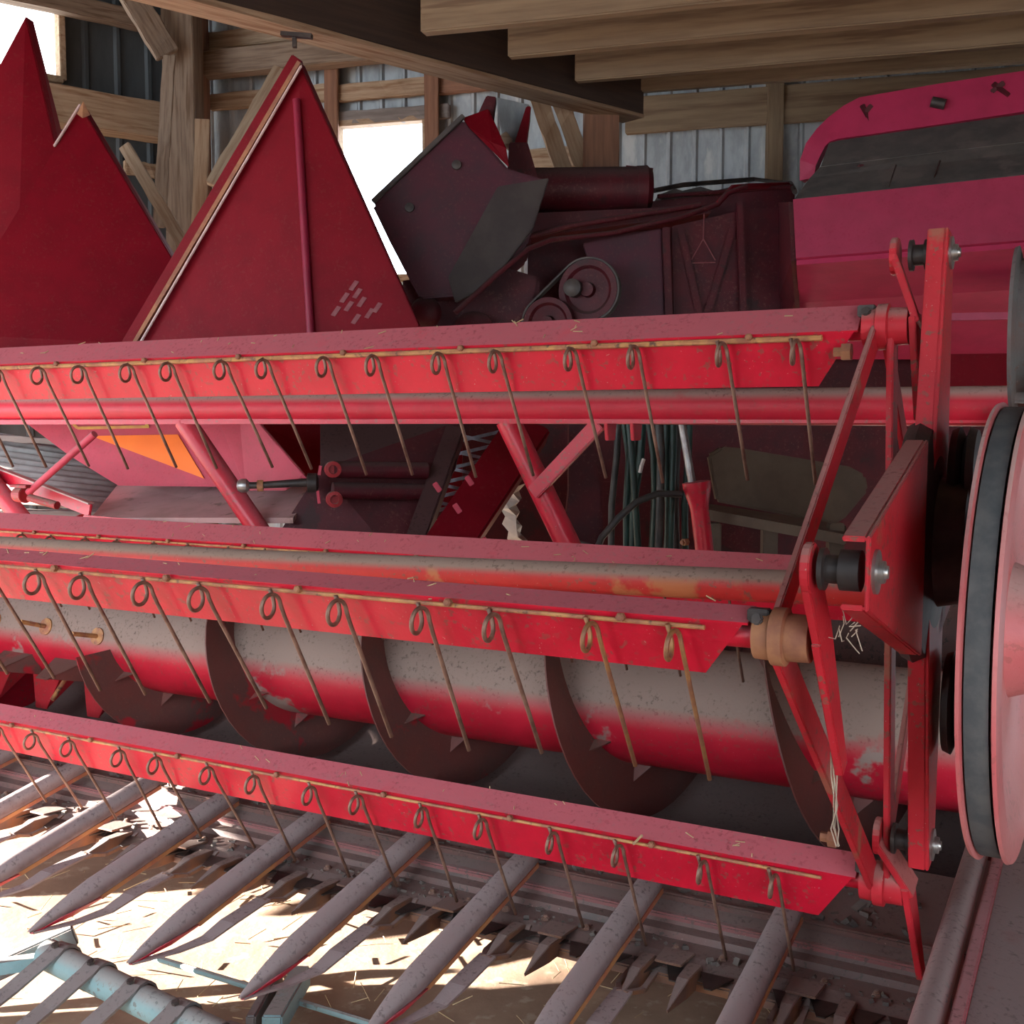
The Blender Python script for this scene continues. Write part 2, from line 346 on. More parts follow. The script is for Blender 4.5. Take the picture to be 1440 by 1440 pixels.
# flat-bar ring joining the bat pivots at the right end
mb = MB(); xp = -0.352
P3 = {k: (v[2] + 0.03, v[0], v[1] - 0.012) for k, v in PIV.items()}
P3['rear'] = (-0.33, 2.53, 1.06)
def flat(a, b, w, t, name, mat, dx=0.0, par=H):
    a = Vector(P3[a]) + Vector((dx, 0, 0)); b = Vector(P3[b]) + Vector((dx, 0, 0))
    return MB().bar(a, b, t, w, up=(b - a).cross(Vector((1, 0, 0)))).build(name, mat, par, bevel=0.002)
flat('top', 'front', 0.045, 0.010, 'spoke_bar', 'red_lever', -0.012)
flat('top', 'bottom', 0.05, 0.012, 'spoke_bar', 'red_lever', 0.012)
flat('front', 'bottom', 0.05, 0.012, 'spoke_bar', 'red_lever', -0.012)
flat('top', 'rear', 0.045, 0.010, 'spoke_bar', 'red_lever', 0.0)
flat('rear', 'bottom', 0.045, 0.010, 'spoke_bar', 'red_lever', 0.0)
for (y, z, x) in ((2.0, 1.53, -0.395), (2.0, 0.66, -0.40)):
    MB().lathe((x, y, z), (-1, 0, 0), [(0, 0.016), (0.016, 0.016), (0.016, 0.009), (0.03, 0.009)], 6).build('bolt', 'rust', H)
# feathering spider: four tapered arms on a greasy hub, offset upward from the reel axis
SO = (0.0, 0.108); SX = -0.250
hub = (SX, 2.0, 1.205)
JT = {'top': (2.05, 1.695), 'front': (1.41, 1.222), 'bottom': (2.03, 0.668), 'rear': (2.55, 1.19)}
for k, (jy, jz) in JT.items():
    h = Vector((SX, hub[1], hub[2])); j = Vector((SX, jy, jz)); d = (j - h).normalized(); L = (j - h).length
    s = Vector((1, 0, 0)).cross(d)
    w0, w1 = (0.17, 0.045)
    if k in ('top', 'bottom'): w0, w1 = 0.10, 0.035
    base = h + d * 0.16 if k in ('front',) else h + d * 0.05
    tip = j + d * 0.035
    arm = MB()
    arm.poly([base - s * w0, base + s * w0, tip + s * w1, tip - s * w1], (0.006, 0, 0))
    for sg in (-1, 1):
        a, b = base + s * w0 * sg, tip + s * w1 * sg
        arm.poly([a, b, b + Vector((-0.028, 0, 0)), a + Vector((-0.028, 0, 0))], s * (-0.007 * sg))
    if k != 'front': arm.poly([tip + s * w1, tip - s * w1, tip - s * w1 + Vector((-0.028, 0, 0)), tip + s * w1 + Vector((-0.028, 0, 0))], d * -0.007)
    a_o = arm.build('feathering_arm', 'red_lever' if k != 'rear' else 'red_grimy', H, bevel=0.0015)
    MB().lathe((SX + 0.006, jy, jz), (1, 0, 0), [(0, 0.028), (0.004, 0.028), (0.005, 0.015), (0.012, 0.014), (0.012, 0.009), (0.016, 0.008)], 20).build('pivot_bolt', 'steel', a_o, off=(0, 0, 0), smooth=SM)
    MB().lathe((SX - 0.03, jy, jz), (1, 0, 0), [(-0.030, 0.02), (-0.030, 0.027), (-0.024, 0.027), (-0.023, 0.018), (-0.006, 0.018), (-0.005, 0.026), (0.02, 0.026)], 20).build('pivot_bushing', 'iron', a_o, off=(0, 0, 0), smooth=SM)
MB().lathe((SX - 0.02, hub[1], hub[2]), (1, 0, 0), [(-0.02, 0.05), (-0.02, 0.20), (0.0, 0.21), (0.02, 0.20), (0.03, 0.11), (0.075, 0.10), (0.08, 0.045), (0.13, 0.04)], 40).build('feathering_hub', 'iron', H, smooth=SM)
for dz in (0.19, -0.2):
    MB().lathe((SX + 0.02, 2.05, 1.12 + dz), (1, 0, 0), [(0, 0.02), (0, 0.085), (0.012, 0.09), (0.02, 0.07), (0.028, 0.09), (0.04, 0.085), (0.04, 0.02)], 32).build('guide_roller', 'iron', H, smooth=SM)
# levers from each spider joint past the bat pivot to a dropped tail
for k in ('top', 'front', 'bottom'):
    jy, jz = JT[k]; py, pz, xe = PIV[k]
    x = SX - 0.085 if k != 'front' else SX - 0.075
    a = Vector((x, jy, jz)); b = Vector((xe + 0.085, py, pz - 0.012)); dd = (b - a).normalized()
    t = b + Vector((0.0, 0.05, -0.17)) if k != 'top' else b + Vector((0.0, 0.03, -0.16))
    if k == 'front': t = b + Vector((0.01, 0.09, -0.20))
    if k == 'bottom': t = b + Vector((0.012, 0.04, -0.175))
    lv = MB()
    lv.bar(a, b, 0.012, 0.06, up=(dd.cross(Vector((1, 0, 0)))))
    lv.bar(b - dd * 0.02, t, 0.012, 0.07, up=((t - b).cross(Vector((1, 0, 0)))), h1=0.030)
    lv.lathe(a - Vector((0.005, 0, 0)), (1, 0, 0), [(0, 0.033), (0.012, 0.033)], 20)
    lv.build('feathering_lever', 'red_lever', H, bevel=0.0015)
# belt pulley on the reel shaft
PX, PYc, PZc, PR = -0.115, 1.79, 1.10, 0.328
PAX = (1, -0.045, 0)
pul = MB().lathe((PX, PYc, PZc), PAX, [(-0.024, PR - 0.05), (-0.024, PR + 0.006), (-0.019, PR + 0.008), (-0.015, PR - 0.014), (0.015, PR - 0.014), (0.019, PR + 0.008), (0.024, PR + 0.006),
     (0.026, PR - 0.03), (0.018, PR - 0.05), (0.002, PR - 0.10), (-0.006, 0.16), (0.004, 0.10), (0.03, 0.09), (0.03, 0.03), (-0.05, 0.03), (-0.05, 0.09), (-0.02, 0.16)], 96, closed=False).build('reel_pulley', 'pulley', H, smooth=SM)
MB().lathe((PX, PYc, PZc), PAX, [(-0.014, PR - 0.013), (-0.0145, PR + 0.001), (0.0145, PR + 0.001), (0.014, PR - 0.013)], 96, closed=False).build('drive_belt', 'rubber', pul, off=(0, 0, 0), smooth=SM)
# upper idler pulley at the frame's edge
MB().lathe((-0.13, 2.18, 1.565), (1, 0, 0), [(-0.02, 0.03), (-0.02, 0.15), (-0.014, 0.152), (-0.008, 0.13), (0.008, 0.13), (0.014, 0.152), (0.02, 0.15), (0.02, 0.03)], 48).build('idler_pulley', 'strap', H, smooth=SM)
MB().box((-0.125, 2.14, 1.47), (0.05, 0.07, 0.06)).build('idler_bracket', 'strap', H, bevel=0.006)
# rear frame tube with drop struts
MB().tube([(-4.2, 3.0, 1.475), (-0.14, 3.0, 1.45)], 0.050, 28).build('frame_tube', 'red_tube', H, smooth=SM)
MB().box((-2.2, 3.0, 1.418), (4.0, 0.07, 0.018)).build('frame_rail', 'red', H, bevel=0.003)
for x0, x1 in ((-4.28, -3.86), (-2.93, -2.62), (-1.61, -1.42)):
    MB().tube([(x0, 3.0, 1.42), (x1 + 0.02, 3.06, 0.98)], 0.038, 20).build('drop_strut', 'red', H, smooth=SM)
MB().bar((-1.30, 2.985, 1.41), (-1.515, 2.985, 1.20), 0.02, 0.045, up=(1, 0, 0)).build('strut_brace', 'red', H, bevel=0.003)
for x in (-1.28, -1.20):
    MB().poly([(x, 2.97, 1.41), (x, 3.04, 1.41), (x, 3.03, 1.36), (x, 2.98, 1.36)], (0.012, 0, 0)).build('tube_lug', 'red', H, bevel=0.002)
# back sheet and auger trough
arc = [(2.30 + 0.0, 0.30)]
tr = [(2.40, 0.308), (2.47, 0.335), (2.52, 0.345)] + [(2.84 - 0.355 * math.cos(a), 0.655 - 0.355 * math.sin(a)) for a in [math.radians(v) for v in range(50, 181, 10)]] + [(3.20, 0.95)]
MB().ext(tr, XL - 0.4, -0.235, 0.006).build('auger_trough', 'floor_sheet', H, smooth=SM)
# header floor between cutter bar and trough
FZ = 0.25
fl = [(2.20, FZ - 0.012), (2.24, FZ), (2.30, FZ + 0.004), (2.305, FZ + 0.018), (2.335, FZ + 0.020), (2.34, FZ + 0.032), (2.40, FZ + 0.06)]
MB().ext(fl, XL - 0.2, -0.22, 0.006).build('header_floor', 'floor_sheet', H)
MB().box((-1.9, 2.345, FZ + 0.034), (3.4, 0.022, 0.022)).build('floor_rail', 'divider', H, bevel=0.004)
MB().box((-1.9, 2.385, FZ + 0.066), (3.4, 0.018, 0.018)).build('floor_rail', 'floor_sheet', H, bevel=0.004)
# dirt lying in the trough
cl = MB()
for i in range(900):
    x = XL + R() * 3.3; y = 2.40 + R() * 0.16; z = .312 + (y - 2.40) * .33; s_ = 0.006 + R() ** 2 * 0.016
    cl.box((x, y, z + s_ * .2), (s_, s_ * (0.6 + R()), s_ * .6), Matrix.Rotation(R() * 6, 3, 'Z') @ Matrix.Rotation(R(), 3, 'X'))
for i in range(520):
    x = XL + R() * 3.3; y = 2.225 + R() * 0.10; s_ = 0.004 + R() ** 2 * 0.010
    cl.box((x, y, FZ + 0.006 + s_ * .2), (s_, s_ * (0.6 + R()), s_ * .6), Matrix.Rotation(R() * 6, 3, 'Z') @ Matrix.Rotation(R(), 3, 'X'))
tag(cl.build('chaff_crumbs', 'clod', None), 'gray chaff and dirt crumbs lying in the trough beneath the red auger', 'debris', kind='stuff').matrix_world = HROT
# auger
AY, AZ, AR, AF = 2.82, 0.645, 0.165, 0.312
aug = MB().tube([(-4.2, AY, AZ), (-0.21, AY, AZ)], AR, 48).build('auger', 'auger', H, smooth=SM)
def flight(x0, turns, hand, xend=None):
    mb = MB(); rows = []; n = int(turns * 40)
    for i in range(n + 1):
        a = 2 * math.pi * i / 40; x = x0 + 0.58 * i / 40
        c, s = -math.cos(a), -math.sin(a)      # a=0 front, 90deg = underneath
        rows.append([(x, AY + (AR - .004) * c, AZ + (AR - .004) * s), (x + 0.006, AY + AF * c, AZ + AF * s)])
    mb.strip(rows, 0.004); return mb
flight(-2.96, 4.55, 1).build('auger_flight', 'flight', aug, off=(0, 0, 0), smooth=SM)
for i in range(5):
    x = -2.94 + 0.58 * i
    for a in (28, 75):
        ar = math.radians(a); c, s = -math.cos(ar), -math.sin(ar); xx = x + 0.58 * a / 360 - 0.035
        MB().poly([(xx, AY + AR * c, AZ + AR * s), (xx, AY + AR * 1.4 * c, AZ + AR * 1.4 * s), (xx + 0.065, AY + AR * c, AZ + AR * s)], (0.0, 0.004 * s, -0.004 * c)).build('flight_gusset', 'flight', aug, off=(0, 0, 0))
# folded paddles and retracting fingers at the auger's centre
for (x, a0) in ((-3.44, 20), (-3.17, 20), (-3.71, 20)):
    for da, nm in ((0, 1), (58, 1)):
        ar = math.radians(a0 + da); c, s = -math.cos(ar), -math.sin(ar)
        p = Vector((x, AY + (AR - .01) * c, AZ + (AR - .01) * s)); o = Vector((0, c, s)); tgt = Vector((0, -s, c))
        mb = MB()
        mb.poly([p - Vector((0.075, 0, 0)), p + Vector((0.085, 0, 0)), p + o * 0.135 + Vector((0.03, 0, 0)), p + o * 0.135 - Vector((0.03, 0, 0))], tgt * 0.005)
        mb.poly([p + Vector((0.085, 0, 0)), p + Vector((0.085, 0, 0)) + tgt * 0.09, p + o * 0.135 + Vector((0.03, 0, 0))], (-0.005, 0, 0))
        mb.build('paddle', 'red_lever' if da else 'flight', aug, off=(0, 0, 0), bevel=0.001)
for x, a in ((-3.28, -18), (-3.02, -14), (-3.55, -18), (-3.22, 46)):
    ar = math.radians(a); c, s = -math.cos(ar), -math.sin(ar)
    mb = MB()
    mb.lathe((x, AY + (AR - .01) * c, AZ + (AR - .01) * s), (0, c, s), [(0, 0.03), (0.014, 0.03), (0.016, 0.012)], 16)
    mb.tube([(x, AY + AR * c, AZ + AR * s), (x, AY + (AR + .11) * c, AZ + (AR + .11) * s)], 0.008, 10)
    mb.build('retracting_finger', 'ochre', aug, off=(0, 0, 0), smooth=SM)
# cutter bar: knife back, guards, crop lifters
MB().box((-1.9, 2.195, FZ - 0.022), (3.35, 0.05, 0.022)).build('cutter_bar', 'guard', H, bevel=0.004)
LX = [-3.42, -3.10, -2.78, -2.475, -2.175, -1.855, -1.535, -1.225, -0.905, -0.585]
def guard(x, long=0.175):
    mb = MB()
    mb.hull([(x - .016, 2.21, FZ + .008), (x + .016, 2.21, FZ + .008), (x - .018, 2.21, FZ - .03), (x + .018, 2.21, FZ - .03),
             (x - .013, 2.13, FZ + .012), (x + .013, 2.13, FZ + .012), (x - .013, 2.13, FZ - .028), (x + .013, 2.13, FZ - .028),
             (x - .002, 2.21 - long, FZ - .012), (x + .002, 2.21 - long, FZ - .012), (x, 2.21 - long, FZ - .02)])
    mb.lathe((x + 0.045, 2.255, FZ + 0.002), (0, 0, 1), [(0, 0.011), (0.008, 0.011), (0.009, 0.007), (0.016, 0.006)], 6)
    return mb
gm = None
for lx in LX:
    for k in range(3):
        x = lx - 0.125 + 0.104 * k + 0.09
        if gm is None:
            gm = guard(0.0); g0 = gm.build('knife_guard', 'guard', H, off=(0, 0, 0), bevel=0.002); me_g = g0.data
            g0.location = (x - HB[0], -HB[1], 0)
        else:
            g = g0.copy(); COL.objects.link(g); g.location = (x - HB[0], -HB[1], 0)
mb = MB()
for i in range(43):
    x = -3.5 + 0.0762 * i
    if x > -0.24: break
    mb.poly([(x - .036, 2.20, FZ - .004), (x + .036, 2.20, FZ - .004), (x + .008, 2.135, FZ - .004), (x - .008, 2.135, FZ - .004)], (0, 0, 0.003))
mb.build('knife_blade', 'iron', H)
for i in range(12):
    x = -3.3 + 0.28 * i
    MB().poly([(x - .035, 2.25, FZ + .006), (x + .035, 2.25, FZ + .006), (x + .030, 2.17, FZ + .012), (x - .030, 2.17, FZ + .012)], (0, 0, 0.005)).build('knife_clip', 'guard', H, bevel=0.0015)
first = None
def lifter(x):
    # hollow half-round lifter tube from the shoe point up over the floor
    p0 = Vector((x, 1.69, 0.225)); p1 = Vector((x + 0.015, 2.36, 0.352)); d = (p1 - p0)
    n = 14; rows = []
    up = Vector((0, -d.z, d.y)).normalized(); sd = Vector((1, 0, 0))
    for i in range(n + 1):
        t = i / n; c = p0 + d * t
        tt = min(1, t / 0.26); rr = 0.004 + (0.0245) * (tt ** 0.75)
        ring = []
        for k in range(15):
            a = math.radians(-28 + 236 * k / 14)
            ring.append(c + sd * math.cos(a) * rr + up * (math.sin(a) * rr * (1.0)))
        rows.append(ring)
    mb = MB().strip(rows, 0.004)
    return mb
lprot = None
for i, x in enumerate(LX):
    if lprot is None:
        a = lifter(0.0).build('crop_lifter', 'lifter', H, off=(0, 0, 0), smooth=SM)
        e = MB()
        e.bar((0.027, 1.88, 0.2425), (0.041, 2.36, 0.336), 0.007, 0.011).build('lifter_rim', 'lifter_edge', a, off=(0, 0, 0))
        # spring strip: from under the point, flat, up to the guard
        pts = [(0.0, 1.70, 0.222), (0.035, 1.80, 0.216), (0.062, 1.87, 0.222), (0.070, 1.93, 0.238), (0.070, 2.06, 0.246)]
        w = [0.010, 0.022, 0.034, 0.044, 0.040]; rows = []
        for (px_, py_, pz_), ww in zip(pts, w): rows.append([(px_ - ww / 2, py_, pz_), (px_ + ww / 2, py_, pz_)])
        MB().strip(rows, 0.005).build('spring_strip', 'lifter', a, off=(0, 0, 0))
        mb = MB()
        for sg in (-1, 1):
            q = [Vector((0.070 + sg * 0.006, 2.05, 0.243)), Vector((0.070 + sg * 0.028, 2.10, 0.232)), Vector((0.070 + sg * 0.026, 2.18, 0.236)), Vector((0.070 + sg * 0.020, 2.22, 0.25))]
            for u, v in zip(q, q[1:]): mb.bar(u, v, 0.012, 0.009)
        mb.build('lifter_clip', 'guard', a, off=(0, 0, 0), bevel=0.001)
        MB().hull([(-0.004, 1.695, 0.219), (0.004, 1.695, 0.219), (0.02, 1.80, 0.224), (-0.018, 1.80, 0.224), (0.029, 1.80, 0.240), (0.0, 1.71, 0.226), (0.031, 1.91, 0.243), (0.0, 1.89, 0.236)]).build('point_shoe', 'red', a, off=(0, 0, 0))
        a.location = (x - HB[0], -HB[1], 0); lprot = a
    else:
        c = lprot.copy(); COL.objects.link(c); c.location = (x - HB[0], -HB[1], 0)
        for ch in list(lprot.children):
            k = ch.copy(); COL.objects.link(k); k.parent = c
# right side sheet with rolled edge and outer dusty divider
mb = MB()
mb.poly([(-0.225, 1.45, 0.50), (-0.225, 3.05, 0.50), (-0.225, 3.05, 0.20), (-0.225, 2.3, 0.16), (-0.225, 1.6, 0.20)], (0.008, 0, 0)); mb.build('side_sheet', 'red_grimy', H)
MB().poly([(-0.235, 2.62, .3), (-0.235, 3.2, .3), (-0.235, 3.2, 1.42), (-0.235, 2.9, 1.42), (-0.235, 2.75, .95)], (.008, 0, 0)).build('end_sheet', 'red_grimy', H)
MB().poly([(-3.7, 1.55, .12), (-3.7, 3.2, .2), (-3.7, 3.2, 1.05), (-3.7, 2.6, .80), (-3.7, 1.6, .62)], (.01, 0, 0)).build('end_sheet', 'red', H)
MB().tube([(-0.207, 1.2, 0.497), (-0.212, 3.05, 0.497)], 0.024, 20).build('rolled_edge', 'divider', H, smooth=SM)
MB().box((-0.166, 2.1, 0.506), (0.022, 1.85, 0.012)).build('edge_strip', 'red_pink', H, bevel=0.003)
mb = MB(); mb.strip([[(-0.155, y, 0.497), (0.05, y, 0.475), (0.34, y, 0.40), (0.36, y, 0.15)] for y in (1.1, 2.0, 3.05)], 0.006); mb.build('divider_cover', 'divider', H)
MB().box((-0.185, 2.93, 0.9), (0.10, 0.14, 1.1)).build('end_frame', 'red_grimy', H, bevel=0.006)
MB().box((-0.18, 2.86, 0.72), (0.05, 0.05, 0.12)).build('end_bracket', 'ochre', H, bevel=0.01)
# lift crank clamped on the left strut
MB().lathe((-3.80, 2.99, 1.13), HX.lerp(HY, .3), [(-.03, .015), (-.03, .030), (.03, .033), (.03, .015)], 20).box((-3.78, 2.98, 1.165), (0.10, 0.05, 0.012)).build('crank_clamp', 'red_grimy', H, bevel=0.003)
MB().tube([(-3.76, 2.99, 1.14), (-3.38, 2.99, 1.372)], 0.014, 12).build('crank_rod', 'red_pink', H, smooth=SM)
MB().tube([(-3.74, 2.98, 1.12), (-3.585, 2.98, 1.095)], 0.016, 12).build('crank_stub', 'red_grimy', H, smooth=SM)
# twine caught on the lever and plate
for pts in (((-0.335, 1.62, 0.93), (-0.34, 1.66, 0.88), (-0.335, 1.66, 0.83), (-0.34, 1.68, 0.79), (-0.337, 1.69, 0.765)),):
    mb = MB()
    for k in range(4):
        mb.tube([Vector(p) + Vector(((R() - .5) * .012, (R() - .5) * .012, (R() - .5) * .008)) for p in pts], 0.0011, 5)
    tag(mb.build('twine_scrap', 'twine', None), 'frayed pale twine scrap caught on the lower spoke bars of the reel', 'twine').matrix_world = HROT
mb = MB()
for k in range(10):
    p = Vector((-0.285, 1.47, 1.15)) + Vector(((R() - .5) * .03, (R() - .5) * .03, (R() - .5) * .035))
    mb.tube([p, p + Vector(((R() - .5) * .02, (R() - .5) * .02, -.02 * R())), p + Vector(((R() - .5) * .03, (R() - .5) * .02, -.03 * R()))], 0.0008, 5)
tag(mb.build('chaff_tuft', 'twine', None), 'pale chaff tuft caught under the triangular feathering arm', 'debris').matrix_world = HROT

# straw flecks lying on the bats
fk = MB()
for key, (py, pz, xe) in PIV.items():
    for i in range(26):
        x = XL + 1.0 + R() * (xe - XL - 1.0); t = R(); y = py - .024 + .05 * t; z = (pz - .018 + .048 * t if key in ('top', 'rear') else pz - .001 + .026 * t) + .002; a = R() * 6.28; l = .006 + R() * .018
        fk.tube([(x, y, z), (x + l * math.cos(a), y + l * .5 * math.sin(a), z + l * .45 * math.sin(a) + .002)], .0011, 4)
fk.tube([(-0.80, 2.02, .572), (-0.775, 2.0, .60)], .003, 5)
tag(fk.build('straw_flecks', 'straw', None), 'pale straw flecks lying on the dusty tops of the reel bars', 'straw', kind='stuff').matrix_world = HROT
# ================================================================== CORN HEADER (red snouts folded up behind)
cb = at(250, 690, 4.2); cb.z = 0
CH = empty('corn_header', cb, None, 'red corn header with pointed snouts folded up behind the reel on the left', 'farm machine')
def dt(px, e=0.0):
    r = ray(px, 600); return 3.0 / (r.dot(HY) / r.y) + e
def snout(name, peak, left, right, ridge, base_z_extra, d_back, mat='red_snout'):
    pk = at(*peak); pts = [pk, pk + Vector((0.02, 0.05, -0.01)), at(*left), at(*right), at(*ridge)]
    L, Rr = at(*left), at(*right)
    pts += [L + Vector((0.05, d_back, 0)), Rr + Vector((-0.05, d_back, 0))]
    return MB().hull(pts).build(name, mat, CH, bevel=0.004)
s1 = snout('snout', (36, 22, 5.9), (-230, 520, 5.6), (150, 520, 5.9), (20, 560, 5.72), 0, 0.4)
s2 = snout('snout', (113, 148, 5.5), (-80, 470, 5.1), (318, 490, 5.45), (60, 560, 5.24), 0, 0.35)
s3 = snout('snout', (419, 84, 4.75), (150, 540, 4.95), (650, 590, 4.5), (445, 590, 4.58), 0, 0.3)
# raised crease and rolled left edge on the largest snout
MB().tube(pxs([(417, 140, 4.725), (437, 470, 4.61), (445, 590, 4.57)]), 0.017, 10).build('crease_rib', 'rib_highlight', s3, off=CH['_base'] if False else (0, 0, 0), smooth=SM)
def along(a, b, t): return a.lerp(b, t)
a, b = at(419, 82, 4.735), at(135, 560, 4.94)
MB().bar(a, b, 0.05, 0.035, up=(0, 1, 0)).build('edge_channel', 'red_snout', s3, off=(0, 0, 0), bevel=0.004)
a2, b2 = at(424, 92, 4.71), at(152, 560, 4.91)
MB().bar(a2, b2, 0.010, 0.012, up=(0, 1, 0)).build('edge_bead', 'pale', s3, off=(0, 0, 0), bevel=0.003)  # pale bar paints the highlight along the rolled edge
MB().bar(a2.lerp(a, .45), b2.lerp(b, .45), 0.016, 0.030, up=(0, 1, 0)).build('edge_groove', 'rust', s3, off=(0, 0, 0))
a3, b3 = at(113, 147, 5.48), at(76, 206, 5.42)
MB().bar(a3, b3, 0.012, 0.012, up=(0, 1, 0)).build('edge_bead', 'pale', s2, off=(0, 0, 0), bevel=0.003)
MB().hull([at(108, 160, 5.45), at(117, 142, 5.47), at(127, 162, 5.45), at(116, 150, 5.58), at(116, 166, 5.43)]).build('snout_tip', 'rust', s2, off=(0, 0, 0))
# faint diamond-shaped decal rows low on the right of the largest snout
def on_plane(px, py, p0, p1, p2, lift=0.003):
    n = (p1 - p0).cross(p2 - p0).normalized(); r = ray(px, py)
    t = (p0 - CP).dot(n) / r.dot(n)
    return CP + r * (t - lift)
T0, T1, T2 = at(419, 84, 4.75), at(650, 590, 4.5), at(445, 590, 4.58)
mb = MB()
for (x, y) in ((497, 401), (484, 418), (502, 412), (472, 437), (490, 430), (508, 424), (519, 440), (500, 448), (530, 432)):
    q = [on_plane(x + u, y + v, T0, T1, T2) for u, v in ((-7, 6), (2, -7), (8, -5), (-1, 8))]
    mb.poly(q, (0, 0.002, 0))
mb.build('worn_decal', 'decal', s3, off=(0, 0, 0))
# lower body panels, deck and trim
def face(pts, t, name, mat, **k): return MB().poly([at(*p) for p in pts], (0, t, 0)).build(name, mat, CH, bevel=0.004, **k)
p0, p1, p2 = at(0, 500, 5.0), at(330, 500, 4.5), at(260, 686, 4.42)
def body_pt(px, py, lift=0): return on_plane(px, py, p0, p1, p2, lift)
body = MB().poly([body_pt(x, y) for x, y in ((-60, 500), (330, 500), (352, 600), (402, 686), (165, 683), (95, 640), (30, 591), (-30, 560))], (0, 0.25, 0)).build('divider_body', 'red_pink', CH, bevel=0.01)
MB().poly([body_pt(x, y, 0.006) for x, y in ((128, 613), (250, 611), (287, 673))], (0, 0.004, 0)).build('warning_triangle', 'orange', body, off=(0, 0, 0))
mb = MB()
for qd in (((95, 592), (100, 592), (112, 602), (107, 603)), ((107, 600), (205, 598), (210, 602), (109, 604)), ((202, 590), (206, 590), (210, 601), (205, 601)), ((124, 592), (144, 592), (146, 597), (127, 597)), ((150, 592), (170, 592), (174, 597), (153, 597))):
    mb.poly([body_pt(x, y, 0.006) for x, y in qd], (0, 0.003, 0))
mb.build('yellow_label', 'yellow', body, off=(0, 0, 0))
MB().poly([at(300, 570, 4.8), at(650, 570, 4.72), at(650, 720, 4.72), at(400, 700, 4.72)], (0, .04, 0)).build('snout_skirt', 'red_snout', CH)
face([(296, 560, 4.28), (335, 560, 4.24), (428, 668, 4.05), (402, 690, 4.1), (345, 690, 4.2)], 0.03, 'divider_flank', 'red_pink')
# dusty deck: nearly level sheet
dz = at(250, 684, 3.84)
mb = MB().poly([at(165, 682, 5.0), at(128, 728, dt(128, .12)), at(412, 728, dt(412, .12)), at(452, 676, 4.35)], (0, 0, -0.02)); mb.build('deck_plate', 'deck', CH)
a, b = at(118, 728, dt(118, .1)), at(352, 748, dt(352, .1))
MB().bar(a, b, 0.012, 0.022).build('deck_trim', 'red', CH, bevel=0.003)
a, b = at(-60, 645, dt(-60, .12)), at(128, 718, dt(128, .12))
MB().bar(a, b, 0.012, 0.05).build('edge_sheet', 'red', CH, bevel=0.003)
MB().bar(a + Vector((0, .006, .027)), b + Vector((0, .006, .027)), 0.03, 0.006).build('edge_flange', 'pale', CH)
# dark inner side and row drive in the gap
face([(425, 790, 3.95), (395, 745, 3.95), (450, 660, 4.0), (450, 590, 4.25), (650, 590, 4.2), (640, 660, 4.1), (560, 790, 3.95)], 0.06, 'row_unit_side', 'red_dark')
for y0, y1 in ((656, 676), (686, 702)):
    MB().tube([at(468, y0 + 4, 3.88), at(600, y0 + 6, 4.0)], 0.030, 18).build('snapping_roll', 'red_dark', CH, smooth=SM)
ds = MB().tube([at(345, 683, 3.88), at(370, 682, 3.88), at(440, 678, 3.88)], [0.012, 0.012, 0.015], 12).build('drive_shaft', 'iron', CH, smooth=SM)
MB().lathe(at(345, 683, 3.88), (1, .15, 0), [(-.03, .004), (-.026, .018), (-.012, .025), (.004, .024), (.014, .014)], 20).build('shaft_knob', 'steel', ds, off=(0, 0, 0), smooth=SM)
MB().lathe(at(440, 679, 3.88), (1, .15, 0), [(-.02, .02), (-.018, .034), (.012, .034), (.02, .018)], 20).build('universal_joint', 'iron', ds, off=(0, 0, 0), smooth=SM)
MB().lathe(at(366, 683, 3.88), (1, .15, 0), [(-.012, .010), (-.01, .02), (.01, .02), (.012, .010)], 14).build('shaft_collar', 'ochre', ds, off=(0, 0, 0), smooth=SM)
for (x, y) in ((468, 660), (470, 702)):
    MB().lathe(at(x, y, 3.87), (.25, -1, 0), [(0, .016), (0, .030), (.02, .028), (.022, .016), (.012, .014)], 20).build('flange_ring', 'red_grimy', CH, smooth=SM)
mb = MB().bar(at(451, 655, 3.87), at(449, 668, 3.87), .01, .01).bar(at(447, 690, 3.87), at(449, 708, 3.87), .01, .01).bar(at(425, 668, 3.92), at(432, 676, 3.92), .02, .012); mb.build('shear_pin', 'red_pink', CH)
# ================================================================== COMBINE HARVESTER
kb = at(900, 640, 5.6); kb.z = 0
K = empty('combine_harvester', kb, None, 'dusty dark red combine harvester standing behind the reel at centre and right', 'farm machine')
def kp(pts, d, t, name, mat, **k): return panel(pts, d, t, name, mat, K, **k)
# elevator housing with folded top
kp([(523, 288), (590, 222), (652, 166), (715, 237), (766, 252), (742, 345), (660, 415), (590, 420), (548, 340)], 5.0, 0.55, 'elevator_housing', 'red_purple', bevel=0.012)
MB().hull([at(650, 166, 5.0), at(687, 153, 5.02), at(712, 208, 4.98), at(716, 236, 5.0), at(690, 200, 4.97), at(660, 180, 4.98), at(687, 153, 5.5), at(655, 166, 5.5), at(716, 236, 5.5)]).build('housing_hood', 'red_snout', K, bevel=0.004)
MB().bar(at(524, 284, 4.99), at(652, 163, 4.99), 0.02, 0.03, up=(0, 1, 0)).build('housing_edge', 'gray_dust', K, bevel=0.003)
for x, y in ((642, 232), (576, 292)):
    MB().lathe(at(x, y, 4.995), (0, -1, 0), [(0, .022), (.012, .02), (.014, .008)], 16).build('housing_boss', 'iron', K, smooth=SM)
